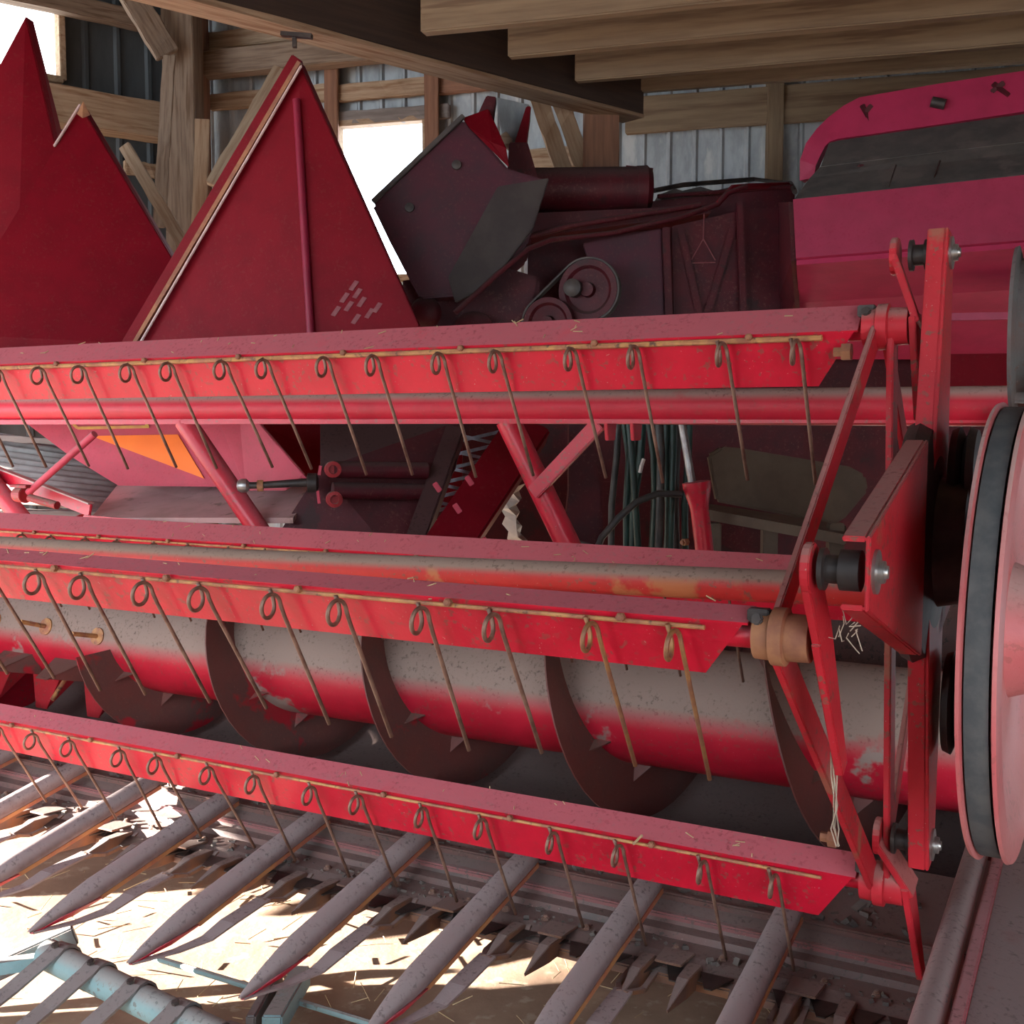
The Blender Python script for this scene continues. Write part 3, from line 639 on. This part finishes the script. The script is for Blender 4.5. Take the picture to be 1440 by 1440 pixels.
# chute behind the hood: dark left cheek, pale scuffed back, red right cheek
kp([(672, 160), (684, 134), (698, 136), (694, 165), (690, 160)], 5.45, 0.1, 'chute_cheek', 'red_dark')
kp([(696, 136), (745, 147), (722, 214), (708, 205)], 5.6, 0.02, 'chute_back', 'galv')
kp([(703, 190), (712, 184), (721, 196), (719, 214), (711, 208)], 5.58, 0.015, 'chute_scrap', 'wood_light')
kp([(740, 149), (747, 149), (736, 236), (716, 236), (720, 212)], 5.35, 0.25, 'chute_cheek', 'red_snout')
kp([(716, 200), (742, 200), (760, 262), (712, 262)], 5.25, 0.2, 'chute_base', 'red_dark')
# sloping dusty face beside the housing
kp([(700, 262), (772, 250), (750, 320), (690, 400), (640, 425), (630, 390)], 4.95, 0.05, 'elevator_cover', 'cover_dark')
# unloading tube
tu = MB().tube([at(730, 268, 5.35), at(905, 266, 5.35)], 0.103, 36).build('unloading_tube', 'red_dark', K, smooth=SM)
MB().lathe(at(903, 266, 5.35), (1, 0, 0), [(-.03, .10), (-.03, .106), (.02, .108), (.045, .085), (.05, .02)], 36).bar(at(880, 236, 5.33), at(918, 240, 5.33), .02, .02).build('tube_end_cap', 'red_dark', tu, off=(0, 0, 0), smooth=SM)
# deck below the tube
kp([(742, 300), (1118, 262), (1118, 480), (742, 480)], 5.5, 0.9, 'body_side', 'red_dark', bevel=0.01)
kp([(735, 300), (920, 292), (1000, 288), (1000, 300), (770, 330), (735, 330)], 5.25, 0.4, 'deck_step', 'red_dark')
# handrail pipe curving down at the left
MB().tube(pxs([(640, 440, 4.9), (700, 385, 4.95), (742, 350, 5.0), (775, 337, 5.05), (860, 328, 5.1), (960, 305, 5.15), (1010, 287, 5.2), (1022, 272, 5.2), (1050, 262, 5.25)]), 0.012, 12).build('guard_pipe', 'red_dark', K, smooth=SM)
MB().tube(pxs([(735, 335, 5.1), (800, 318, 5.1), (985, 288, 5.2)]), 0.013, 10).build('guard_pipe', 'red_dark', K, smooth=SM)
# side panels
kp([(820, 342), (930, 322), (936, 480), (850, 480), (838, 400)], 5.2, 0.04, 'side_panel', 'red_purple')
kp([(945, 318), (1040, 296), (1110, 290), (1116, 480), (948, 480)], 5.22, 0.04, 'side_panel', 'red_dark')
for pa, pb in (((957, 322), (990, 470)), ((1030, 322), (992, 450))):
    MB().bar(at(*pa, 5.205), at(*pb, 5.205), .035, .012, up=(0, 1, 0)).build('panel_rib', 'red_dark', K, bevel=0.004)
MB().bar(at(936, 320, 5.17), at(942, 480, 5.17), .035, .03, up=(0, 1, 0)).build('panel_post', 'red_dark', K, bevel=0.004)
MB().bar(at(1040, 285, 5.17), at(1046, 480, 5.17), .03, .03, up=(0, 1, 0)).build('panel_post', 'red_dark', K, bevel=0.004)
mb = MB()   # thin outlined triangle emblem on a stem
for pa, pb in (((990, 300), (989, 336)), ((989, 336), (972, 366)), ((989, 336), (1006, 366)), ((972, 370), (1006, 369))):
    mb.bar(at(*pa, 5.214), at(*pb, 5.214), .004, .006, up=(0, 1, 0))
mb.build('panel_emblem', 'decal', K)
# belt drive
p1c, p2c = at(772, 455, 5.05), at(828, 408, 5.05)
for c, r in ((p1c, 0.115), (p2c, 0.135)):
    MB().lathe(c, (-.35, -1, 0), [(-.02, .02), (-.02, r), (.0, r - .006), (.02, r), (.02, r * .8), (.006, r * .7), (.01, .035), (.04, .03)], 40).build('belt_pulley', 'red_dark', K, smooth=SM)
ax = Vector((-.35, -1, 0)).normalized(); bx = Vector((1, -.35, 0)).normalized(); bz = Vector((0, 0, 1))
mb = MB()
d12 = p2c - p1c; ang = math.atan2(d12.z, d12.dot(bx)); pts = []
for i in range(25):
    a_ = ang + math.pi / 2 + math.pi * i / 24; pts.append(p1c + (bx * math.cos(a_) + bz * math.sin(a_)) * .125)
for i in range(25):
    a_ = ang - math.pi / 2 + math.pi * i / 24; pts.append(p2c + (bx * math.cos(a_) + bz * math.sin(a_)) * .145)
pts.append(pts[0]); rows = [[p - ax * .022, p + ax * .022] for p in pts]
mb.strip(rows, .008); mb.build('belt', 'gray_dust', K)
MB().lathe(at(806, 405, 5.02), (-.35, -1, 0), [(-.03, .02), (-.03, .04), (.02, .04), (.03, .015)], 20).build('belt_tensioner', 'iron', K, smooth=SM)
kp([(560, 395), (700, 372), (760, 390), (750, 480), (560, 480)], 5.15, 0.3, 'gearbox_housing', 'red_dark', bevel=0.02)
for x, y, r in ((668, 470, .10), (600, 440, .07)):
    MB().lathe(at(x, y, 5.08), (-.2, -1, 0), [(0, r), (.03, r), (.05, r * .8), (.06, .02)], 32).build('drive_cover', 'red_dark', K, smooth=SM)
# open grain tank rim, rails and torn flap
MB().tube(pxs([(920, 268, 5.5), (960, 260, 5.6), (1060, 252, 5.9), (1112, 258, 5.7), (1118, 270, 5.3)]), 0.012, 8).build('tank_rail', 'iron', K, smooth=SM)
MB().tube(pxs([(925, 276, 5.4), (1040, 268, 5.5), (1115, 262, 5.5)]), 0.010, 8).build('tank_rail', 'red_dark', K, smooth=SM)
MB().tube(pxs([(1008, 288, 5.2), (1030, 264, 5.25), (1052, 262, 5.4), (1108, 260, 5.6)]), 0.014, 8).build('tank_rail', 'red_snout', K, smooth=SM)
kp([(925, 274), (950, 265), (960, 268), (985, 262), (1005, 268), (1030, 262), (1075, 268), (1118, 268), (1118, 290), (940, 298)], 5.6, 0.3, 'tank_rim', 'iron')
# right-hand hood: lower curved face, creased; dusty screen; arched upper frame
def curve_face(rows, t, name, mat, **k): return MB().strip([[at(*p) for p in r] for r in rows], t).build(name, mat, K, **k)
curve_face([[(1116, 284, 4.55), (1440, 250, 4.25), (1600, 233, 4.1)], [(1120, 366, 4.46), (1440, 341, 4.17), (1600, 329, 4.04)]], 0.02, 'hood_panel', 'red_hood')
curve_face([[(1120, 366, 4.46), (1440, 341, 4.17), (1600, 329, 4.04)], [(1124, 420, 4.95), (1440, 400, 4.68), (1600, 390, 4.55)], [(1128, 500, 5.6), (1440, 500, 5.35), (1600, 500, 5.2)]], 0.02, 'hood_panel', 'red_hood')
curve_face([[(1116, 284, 4.56), (1119, 330, 4.49), (1120, 366, 4.47), (1124, 420, 4.86), (1128, 500, 5.26)], [(1100, 284, 5.3), (1100, 330, 5.3), (1100, 366, 5.3), (1100, 420, 5.3), (1100, 500, 5.3)]], 0.02, 'hood_side', 'red_dark')
curve_face([[(1118, 286, 4.57), (1440, 252, 4.27), (1600, 235, 4.1)], [(1140, 256, 4.72), (1440, 222, 4.42), (1600, 205, 4.3)], [(1155, 240, 4.78), (1440, 200, 4.5), (1600, 178, 4.4)]], 0.02, 'dust_screen', 'gray_dust')
curve_face([[(1155, 240, 4.77), (1440, 206, 4.47), (1600, 190, 4.3)], [(1168, 202, 4.95), (1440, 162, 4.66), (1600, 140, 4.5)]], 0.02, 'dust_screen', 'gray_dust')
for x0, y0, x1, y1 in ((1260, 232, 1250, 262), (1322, 226, 1310, 262)):
    MB().bar(at(x0, y0, 4.5), at(x1, y1, 4.38), .006, .004, up=(0, 1, 0)).build('screen_seam', 'iron', K)
MB().box(at(1210, 237, 4.68), (.03, .03, .03)).build('screen_latch', 'red_dark', K, bevel=.005)
# arched frame
outer = [(1130, 256), (1130, 228), (1138, 205), (1152, 186), (1168, 170), (1188, 154), (1210, 142), (1320, 123), (1440, 105), (1600, 84)]
inner = [(1150, 252), (1152, 236), (1158, 222), (1164, 210), (1170, 204), (1180, 200), (1200, 197), (1320, 180), (1440, 162), (1600, 140)]
def dd(px): return 5.0 - (px - 1130) * 0.0011
mb = MB(); mb.strip([[at(x, y, dd(x)) for x, y in outer], [at(x, y, dd(x) - .02) for x, y in inner]], .04); fr = mb.build('arched_frame', 'red_hood', K)
mb = MB(); mb.strip([[at(x, y, dd(x)) for x, y in outer], [at(x, y + 1, dd(x) + .5) for x, y in outer]], .01); mb.build('arched_top', 'red_hood', K)
MB().tube(pxs([(1310, 143, 4.74), (1329, 147, 4.72)]), .022, 12).build('grip_handle', 'iron', fr, off=(0, 0, 0), smooth=SM)
mb = MB()
for pa, pb in (((1212, 148), (1227, 178)), ((1226, 148), (1216, 160)), ((1396, 118), (1420, 136)), ((1412, 116), (1394, 130))): mb.bar(at(*pa, dd(pa[0]) - .04), at(*pb, dd(pb[0]) - .04), .022, .02, up=(0, 1, 0))
mb.build('frame_hinge', 'red_dark', fr, off=(0, 0, 0), bevel=.003)
# lower body right of the reel, trim rail, dark lower skirts
kp([(1128, 440), (1640, 430), (1640, 810), (1128, 810)], 5.7, 0.1, 'lower_panel', 'red_dark')
MB().bar(at(1330, 446, 4.6), at(1640, 440, 4.4), .03, .03).build('trim_rail', 'red_hood', K, bevel=.004)
kp([(1330, 498), (1640, 494), (1640, 560), (1330, 560)], 4.7, .05, 'lower_panel', 'red_snout')
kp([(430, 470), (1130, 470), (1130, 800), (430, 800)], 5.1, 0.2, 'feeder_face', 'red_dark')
kp([(800, 590), (828, 592), (846, 690), (850, 790), (790, 790), (800, 690)], 4.3, .12, 'feeder_side', 'red_dark')
# elevator beams and worn slat chain seen through the gap
MB().bar(at(745, 600, 4.15), at(610, 800, 3.75), .16, .10, up=(0, -1, .3)).build('feeder_beam', 'red_snout', K, bevel=.008)
MB().bar(at(640, 610, 4.2), at(572, 800, 3.8), .07, .10, up=(0, -1, .3)).build('feeder_beam', 'red_dark', K, bevel=.006)
mb = MB()
a, b = at(690, 610, 4.35), at(560, 790, 3.95)
for i in range(17):
    p = a.lerp(b, i / 16); s = Vector((.13, .02, .03 * (-1) ** i)); mb.bar(p - s, p + s, .02, .012)
mb.build('slat_chain', 'chain', K)
for x, y in ((615, 685), (683, 762), (660, 676), (643, 715)):
    MB().box(at(x, y, 3.72), (.018, .012, .035), Matrix.Rotation(-.6, 3, 'Y')).build('chain_lug', 'red_pink', K, bevel=.002)
# hydraulic lift cylinder
cy = MB().lathe(at(983, 710, 3.6), at(975, 685, 3.6) - at(987, 785, 3.6), [(-.17, .03), (-.02, .03), (.0, .032), (.055, .045), (.075, .046), (.078, .02)], 28).build('lift_cylinder', 'red', K, smooth=SM)
MB().tube(pxs([(975, 690, 3.6), (958, 590, 3.6)]), .013, 16).build('cylinder_rod', 'steel', cy, off=(0, 0, 0), smooth=SM)
MB().lathe(at(966, 762, 3.56), (-1, -1, 0), [(0, .012), (.02, .012), (.021, .007), (.03, .007)], 6).build('hose_fitting', 'ochre', cy, off=(0, 0, 0))
MB().tube(pxs([(958, 695, 3.6), (925, 694, 3.58), (895, 706, 3.56), (870, 728, 3.55), (846, 756, 3.55), (838, 775, 3.55)]), .011, 10).build('hydraulic_hose', 'hose_black', K, smooth=SM)
MB().tube(pxs([(838, 772, 3.55), (815, 765, 3.6), (790, 770, 3.65), (770, 790, 3.7)]), .012, 10).build('hydraulic_hose', 'hose_black', K, smooth=SM)
for i in range(15):
    x0 = 868 + i * 7.0 + R() * 4; x1 = x0 + (R() - .5) * 26; d = 3.75 + R() * .4
    MB().tube(pxs([(x0, 585, d), ((x0 + x1) / 2 + (R() - .5) * 8, 640, d - .01), (x1 + (R() - .5) * 6, 710, d), (x1 + (R() - .5) * 10, 800, d + .02)]), .011 + .004 * R(), 10).build('hydraulic_hose', 'hose' if i % 4 else 'hose_black', K, smooth=SM)
MB().tube(pxs([(905, 646, 3.66), (902, 655, 3.65), (900, 664, 3.66)]), .007, 6).build('hose_tie', 'plastic', K)
# white crumpled plastic hanging in the gap
rows = []
for i in range(9):
    t = i / 8; x = 716 - 10 * math.sin(t * 3.0) + 10 * t - 6 * (i % 2); rows.append([at(x, 684 + 84 * t, 4.4 + .02 * (i % 2)), at(x + 10 + 4 * (i % 3), 684 + 82 * t, 4.37), at(x + 22 - 6 * t, 680 + 80 * t, 4.42)])
tag(MB().strip(rows, .003).build('plastic_sheet', 'plastic', None), 'crumpled white plastic scrap hanging behind the reel struts', 'plastic scrap')
# ================================================================== WOODEN BENCH
bb = at(1100, 740, 4.0); bb.z = 0
BN = empty('wooden_bench', bb, None, 'old bench with dusty brown backboard behind the reel, right of the green hoses', 'bench')
panel([(996, 640), (1016, 628), (1040, 630), (1195, 656), (1218, 668), (1222, 690), (1190, 728), (1175, 738), (1008, 706)], 4.05, .05, 'backboard', 'bench', BN, bevel=.01)
MB().poly(pxs([(996, 708, 4.0), (1190, 738, 3.85), (1190, 752, 3.6), (990, 716, 3.75)]), (0, 0, -.035)).build('seat_plank', 'bench', BN, bevel=.004)
for x, d in ((1003, 3.85), (1082, 3.75), (1175, 3.7)):
    p = at(x, 735, d); MB().bar(p, Vector((p.x, p.y, 0.0)), .05, .05).build('leg', 'bench', BN, bevel=.004)

# ================================================================== BLUE IMPLEMENT (front left on the ground)
B0 = Vector((-2.19, 1.76, 0)); B1 = Vector((-1.45, 1.69, 0))
BL = empty('spring_harrow', (-1.85, 1.72, 0), HROT, 'pale blue spring harrow pipe with iron strap tines, on the dirt at lower left', 'farm implement')
def blp(t, z): p = B0.lerp(B1, t); return Vector((p.x, p.y, z))
MB().tube([blp(-0.02, .135), blp(1.25, .10)], .035, 20).build('frame_pipe', 'blue', BL, smooth=SM)
for t in (0.06, 0.24, 0.43, 0.63, 0.84):
    c = blp(t, .1345 - .0276 * t); mb = MB(); path = []
    for k in range(9):
        a = math.radians(-60 + 190 * k / 8); path.append(c + Vector((0, .042 * math.cos(a), .042 * math.sin(a))))
    path += [c + Vector((-0.03, -.12, -.02)), c + Vector((-0.06, -.26, -.075)), c + Vector((-0.07, -.36, -.105))]
    mb.strip([[p - Vector((.023, 0, 0)), p + Vector((.023, 0, 0))] for p in path], .006)
    st = mb.build('strap_tine', 'strap', BL)
    MB().lathe(c + Vector((0, -.016, .044)), (0, -.3, 1), [(0, .009), (.007, .009), (.008, .005)], 6).build('strap_bolt', 'iron', st, off=(0, 0, 0))
def gl(px, py, z):
    r = ray(px, py); p = CP + r * ((z - HC) / r.z); return Vector((p.dot(HX), p.dot(HY), z))
MB().bar(gl(352, 1445, .10), gl(392, 1372, .06), .022, .05).build('frame_arm', 'strap', BL, bevel=.004)
MB().bar(gl(382, 1445, .10), gl(424, 1372, .06), .045, .05).build('frame_arm', 'blue', BL, bevel=.004)
MB().tube([Vector((-2.15, 1.98, .06)), Vector((-1.3, 1.98, .06))], .008, 8).build('tie_rod', 'blue', BL, smooth=SM)
MB().bar(Vector((-2.42, 1.62, .04)), Vector((-2.22, 1.86, .14)), .03, .05).build('frame_arm', 'strap', BL, bevel=.004)
MB().poly([Vector((-3.15, .72, 0)), Vector((-2.80, 1.32, 0)), Vector((-2.84, 1.30, .36)), Vector((-3.1, .78, .40))], (.012, -.006, 0)).build('shade_plate', 'blue', BL)  # unseen plate added left of the pipe to shade the harrow
MB().bar(Vector((-2.97, 1.02, .1)), blp(-.02, .12), .03, .03).build('frame_arm', 'blue', BL)
# straw on the ground
sm = MB()
for i in range(220):
    x = -2.9 + R() * 2.4; y = 1.4 + R() * 1.2; a = R() * 6.28; l = .02 + R() * .07; z = .006
    sm.tube([(x, y, z), (x + l * math.cos(a), y + l * math.sin(a), z + R() * .02)], .0013, 4)
o = sm.build('straw', 'straw', None); o.matrix_world = HROT
tag(o, 'loose straw bits scattered on the dirt floor below the crop lifters', 'straw', kind='stuff')

# ================================================================== BARN
def struct(o): o['kind'] = 'structure'; return o
# floor
mb = MB(); n = 60; rows = []
for i in range(n + 1):
    rows.append([(-9 + 14 * j / n, -9 + 18 * i / n, -.005 + .012 * (R() - .5)) for j in range(n + 1)])
struct(mb.strip(rows, 0).build('floor', 'dirt', None, smooth=math.pi))
CK = Vector((-2.31, 7.8, 0)); BU = Vector((.964, -.266, 0)); LU = Vector((-.754, -.657, 0))
BN_ = Vector((.266, .964, 0)); LN_ = Vector((-.657, .754, 0))
def hit(px, py, o, n, off=0):
    r = ray(px, py); t = (o - n * off - CP).dot(n) / r.dot(n); return CP + r * t
def wall_sz(px, py, o, u, n, off=0):
    p = hit(px, py, o, n, off); return (p - o).dot(u), p.z
def corr(name, mat, o, u, n, L, z0, z1, hole=None, period=.19, amp=.018, holes_z=None):
    prof = []
    s = 0.0
    while s < L:
        prof += [(s, 0), (s + period * .70, 0), (s + period * .78, -amp), (s + period * .88, -amp), (s + period * .96, 0)]
        s += period
    mb = MB()
    def band(sa, sb, za, zb):
        row0, row1 = [], []
        pr = [(sa, 0)] + [q for q in prof if sa + .005 < q[0] < sb - .005] + [(sb, 0)]
        for s_, dn in pr:
            p = o + u * s_ + n * dn; row0.append((p.x, p.y, za)); row1.append((p.x, p.y, zb))
        mb.strip([row0, row1], 0)
    if hole:
        hs = sorted(hole)
        sa = 0
        for (a, b, c, d) in hs:
            if a > sa: band(sa, a, z0, z1)
            if c > z0: band(a, b, z0, c)
            if d < z1: band(a, b, d, z1)
            sa = b
        if sa < L: band(sa, L, z0, z1)
    else: band(0, L, z0, z1)
    return struct(mb.build(name, mat, None))
wa = wall_sz(478, 176, CK, BU, BN_); wb = wall_sz(603, 170, CK, BU, BN_)
WS0, WS1, WZ1 = wa[0], wb[0], (wa[1] + wb[1]) / 2
WZ0 = WZ1 - 1.0
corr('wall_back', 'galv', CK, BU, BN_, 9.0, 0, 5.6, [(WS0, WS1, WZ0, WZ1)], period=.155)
la = wall_sz(84, 116, CK, LU, LN_)
LS0 = la[0]; LZ0 = la[1]
LINTEL = 1.68
LOFF = 2.6
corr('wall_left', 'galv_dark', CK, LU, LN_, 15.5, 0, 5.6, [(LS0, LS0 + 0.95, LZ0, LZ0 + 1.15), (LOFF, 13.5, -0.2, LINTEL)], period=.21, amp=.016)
# window frames with panes
def window(name, o, u, n, s0, s1, z0, z1, mat):
    fr = MB(); w = .04
    for a, b in (((s0, z0), (s1, z0)), ((s0, z1), (s1, z1)), ((s0, z0), (s0, z1)), ((s1, z0), (s1, z1))):
        fr.bar(o + u * a[0] - n * .03 + Vector((0, 0, a[1])), o + u * b[0] - n * .03 + Vector((0, 0, b[1])), .09, w, up=(u if abs(a[0] - b[0]) < .01 else Vector((0, 0, 1))))
    return struct(fr.build(name, mat, None, bevel=.004))
window('window_1', CK, LU, LN_, LS0, LS0 + .95, LZ0, LZ0 + 1.15, 'wood_light')
_m, _nt2, _b = _nt('diffusing_window_pane')  # translucent pane added to keep the sun beam off the back wall
_t = _nt2.nodes.new('ShaderNodeBsdfTranslucent'); _t.inputs[0].default_value = (.22, .23, .24, 1)
_nt2.links.new(_t.outputs[0], _nt2.nodes['Material Output'].inputs[0]); M['pane'] = _m
w1 = [o for o in COL.objects if o.name == 'window_1'][0]
q = [CK + LU * s_ + LN_ * .02 + Vector((0, 0, z_)) for s_, z_ in ((LS0, LZ0), (LS0 + .95, LZ0), (LS0 + .95, LZ0 + 1.15), (LS0, LZ0 + 1.15))]
MB().strip([[q[0], q[1]], [q[3], q[2]]], 0).build('pane', 'pane', w1, off=(0, 0, 0))
window('window_2', CK, BU, BN_, WS0, WS1, WZ0, WZ1, 'wood_light')
# right and front walls; a doorway stands open beside the camera on the left
def plain_wall(nm, a, b, z0, z1):
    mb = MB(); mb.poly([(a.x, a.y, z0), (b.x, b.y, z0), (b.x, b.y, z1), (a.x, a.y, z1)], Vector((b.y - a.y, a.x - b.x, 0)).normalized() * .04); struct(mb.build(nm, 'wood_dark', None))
DX0, DX1, DY, DZ = -4.4, -1.3, -0.75, 2.7
plain_wall('wall_right', CK + BU * 8.8, hw(4.6, DY, 0), 0, 5.6)
plain_wall('wall_front', hw(4.6, DY, 0), hw(3.0, DY, 0), 0, 5.6)
plain_wall('trim_91', hw(3.0, DY, 0), hw(0.6, DY, 0), 2.3, 5.6)
plain_wall('trim_92', hw(0.6, DY, 0), hw(DX1, DY, 0), 0, 5.6)
plain_wall('trim_90', hw(DX1, DY, 0), hw(DX0, DY, 0), DZ, 5.6)
plain_wall('wall_porch', hw(DX0, DY, 0), hw(DX0, -4.6, 0), 0, 5.6)
# roof boards over everything, and the lower loft floor right of the main beam
mb = MB()
ca = [CK + LU * 15.6 + LN_ * .3, CK + Vector((0, .6, 0)), CK + BU * 9.2, hw(5.2, DY - .1, 0), hw(DX0 + .1, DY - .1, 0), hw(DX0 + .1, -5, 0)]
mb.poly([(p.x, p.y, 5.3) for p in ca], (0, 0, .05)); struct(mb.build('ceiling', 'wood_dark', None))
TN = [0]
def trim(p0, p1, w, h, mat, up=(0, 0, 1)):
    TN[0] += 1
    return struct(timber('trim_%d' % TN[0], p0, p1, w, h, mat, up))
# main beam, dark side face and a pale strip painting light caught underneath
e0, e1 = at(470, 49, 4.55), at(858, 152, 5.55); e0.z = e1.z = (e0.z + e1.z) / 2
bd = (e1 - e0).normalized(); pn = Vector((bd.y, -bd.x, 0))
bs = e0 - bd * 3.2; be = e1 + bd * .25
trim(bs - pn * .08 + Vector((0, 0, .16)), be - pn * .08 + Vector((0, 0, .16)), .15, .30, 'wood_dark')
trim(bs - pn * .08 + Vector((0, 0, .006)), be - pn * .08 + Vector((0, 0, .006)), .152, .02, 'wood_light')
lo = [bs + pn * .02, be + pn * .02, be + BU * 7, bs + BU * 9]
struct(MB().poly([(p.x, p.y, 3.36) for p in lo], (0, 0, .04)).build('ceiling_loft', 'wood_joist', None))
# joists running right from the beam
for (x0, y0, th, d0) in ((595, 48, .17, 4.45), (716, 82, .16, 4.85), (810, 116, .16, 5.25), (880, 132, .15, 5.75)):
    p = at(x0, y0, d0); q = p + Vector((.964, -.262, 0)) * 5.2
    trim(p + Vector((0, 0, th / 2)), q + Vector((0, 0, th / 2)), .06, th, 'wood_joist')
p = at(903, 105, 5.2); trim(p, p + Vector((0, 0, .2)), .03, .05, 'wood_dark')
# column and braces at the beam end
p = at(845, 156, 5.75); trim((p.x, p.y, 0), p + Vector((0, 0, .1)), .17, .17, 'wood_red', up=(0, 1, 0))
for (xa, ya, xb, yb) in ((757, 138, 792, 238), (786, 136, 822, 238)):
    a, b = at(xa, ya, 5.7), at(xb, yb, 5.85); trim(a + (a - b) * .1, b + (b - a) * .4, .085, .03, 'wood_light', up=(0, 1, 0))
# corner post, boards and leaning sticks
p = at(257, 100, 7.3); trim((p.x, p.y, 0), (p.x, p.y, 5.2), .20, .22, 'wood', up=(0, 1, 0))
p = at(279, 100, 7.5); trim((p.x, p.y, 0), (p.x, p.y, 5.2), .10, .2, 'wood_red', up=(0, 1, 0))
def girt_b(px0, py0, px1, py1, th, mat='wood_light', off=.06, w=.05, ext=(0, 0)):
    a = hit(px0, py0, CK, BN_, off); b = hit(px1, py1, CK, BN_, off); z = (a.z + b.z) / 2
    a.z = b.z = z; d = (b - a).normalized()
    trim(a - d * ext[0], b + d * ext[1], w, th, mat)
girt_b(285, 58, 480, 40, .105)
girt_b(280, 93, 470, 74, .155, 'wood', off=.2, w=.12, ext=(.05, 1.0))
girt_b(296, 144, 470, 130, .105)
girt_b(470, 131, 600, 122, .105)
girt_b(612, 121, 700, 115, .105, 'wood_red', ext=(0, .4))
girt_b(470, 169, 612, 158, .09, 'board_gray', off=.05, ext=(0, .1))
girt_b(740, 226, 830, 218, .12, 'wood_light')
girt_b(880, 164, 1120, 146, .21, 'wood_joist', off=.08, ext=(0, 3.5))
for px_, ya, yb in ((466, 92, 200), (607, 98, 320), (1090, 112, 300)):
    a = hit(px_, ya, CK, BN_, .09); trim((a.x, a.y, .2), (a.x, a.y, 5.2), .09, .09, 'wood_red' if px_ != 1090 else 'wood_joist', up=(0, 1, 0))
# left wall timbers
def girt_l(px0, py0, px1, py1, th, mat='wood', off=.1, w=.1, ext=(0, 0)):
    a = hit(px0, py0, CK, LN_, off); b = hit(px1, py1, CK, LN_, off); d = (b - a).normalized()
    z = (a.z + b.z) / 2; a.z = b.z = z
    trim(a - d * ext[0], b + d * ext[1], w, th, mat)
girt_l(60, 150, 265, 172, .23, 'wood_light', off=.16, w=.18, ext=(.4, 0))
girt_l(100, 8, 228, 34, .11, 'wood', off=.14, w=.1, ext=(1.2, 0))
girt_l(175, 236, 240, 243, .09, 'wood_light', off=.05, w=.05)
a, b = at(178, -18, 7.0), at(236, 78, 7.1); trim(a, b, .07, .15, 'wood', up=(0, 0, 1))
tag(timber('leaning_board', at(285, 168, 7.2), at(276, 420, 7.1), .09, .03, 'wood_light', up=(0, 1, 0)), 'short pale sawn board standing against the right side of the corner post', 'board')
tag(timber('leaning_lath', at(238, 78, 7.0), at(224, 320, 6.9), .075, .02, 'wood', up=(0, 1, 0)), 'thin gray lath standing in front of the corner post, left of the pale board', 'board')
tag(timber('leaning_plank', at(175, 205, 6.7), at(262, 350, 6.5), .07, .03, 'wood_light', up=(0, 1, 0)), 'slanting plank leaning behind the smaller pointed snout', 'board')
tag(timber('leaning_pole', at(396, 98, 6.6), at(300, 262, 6.3), .09, .04, 'wood_light', up=(0, 1, 0)), 'slanting board leaning behind the left edge of the tallest middle snout', 'board')
# beam hook
p = at(414, 48, 4.42); tag(MB().bar(p, p + Vector((0, 0, -.05)), .015, .02).bar(p + Vector((-.05, 0, .0)), p + Vector((.07, -.01, -.012)), .03, .015).build('beam_hook', 'iron', None), 'small rusty iron hook under the main ceiling beam', 'hook')
# old roofing sheets and boards stacked behind the left strut
rows = []
a0, a1 = at(-60, 600, 5.9), at(190, 640, 5.7); b0, b1 = at(-60, 700, 5.25), at(190, 720, 5.15)
n = 60
for i in range(n + 1):
    t = i / n; off = Vector((0, 0, .010 * math.sin(t * 22 * math.pi)))
    rows.append([a0.lerp(b0, t) + off, a1.lerp(b1, t) + off])
tag(MB().strip(rows, .003).build('roofing_sheet', 'galv_floor', None, smooth=math.pi), 'old corrugated roofing sheet lying behind the crank at the left edge', 'sheet metal')
tag(timber('gray_plank', at(-80, 612, 5.7), at(120, 622, 5.55), .12, .03, 'board_gray'), 'gray plank lying on top of the corrugated sheet at the far left', 'board')
tag(timber('gray_plank', at(-40, 722, 5.05), at(175, 722, 5.05), .14, .03, 'board_gray'), 'gray plank along the lower edge of the corrugated sheet', 'board')

# ================================================================== LIGHT
w = bpy.data.worlds.new('world'); SC.world = w; w.use_nodes = True
bg = w.node_tree.nodes['Background']; bg.inputs[0].default_value = (0.80, 0.91, 1.0, 1); bg.inputs[1].default_value = 7.5
sd = bpy.data.lights.new('sun', 'SUN'); sd.energy = 100; sd.angle = math.radians(0.6); sd.color = (1.0, .93, .82)
so = bpy.data.objects.new('sun', sd); COL.objects.link(so)
el = math.radians(10.0); azv = HX * .82 + HY * .57
dirv = Vector((azv.x * math.cos(el), azv.y * math.cos(el), -math.sin(el)))
so.rotation_euler = dirv.to_track_quat('-Z', 'Y').to_euler()
vs = SC.view_settings; vs.view_transform = 'Standard'; vs.look = 'None'; vs.gamma = 1; vs.use_curve_mapping = False; vs.exposure = 0.22
SC.cycles.max_bounces = 10; SC.cycles.diffuse_bounces = 6
SC.cycles.use_denoising = True
for o in SC.objects:
    if '_base' in o: del o['_base']
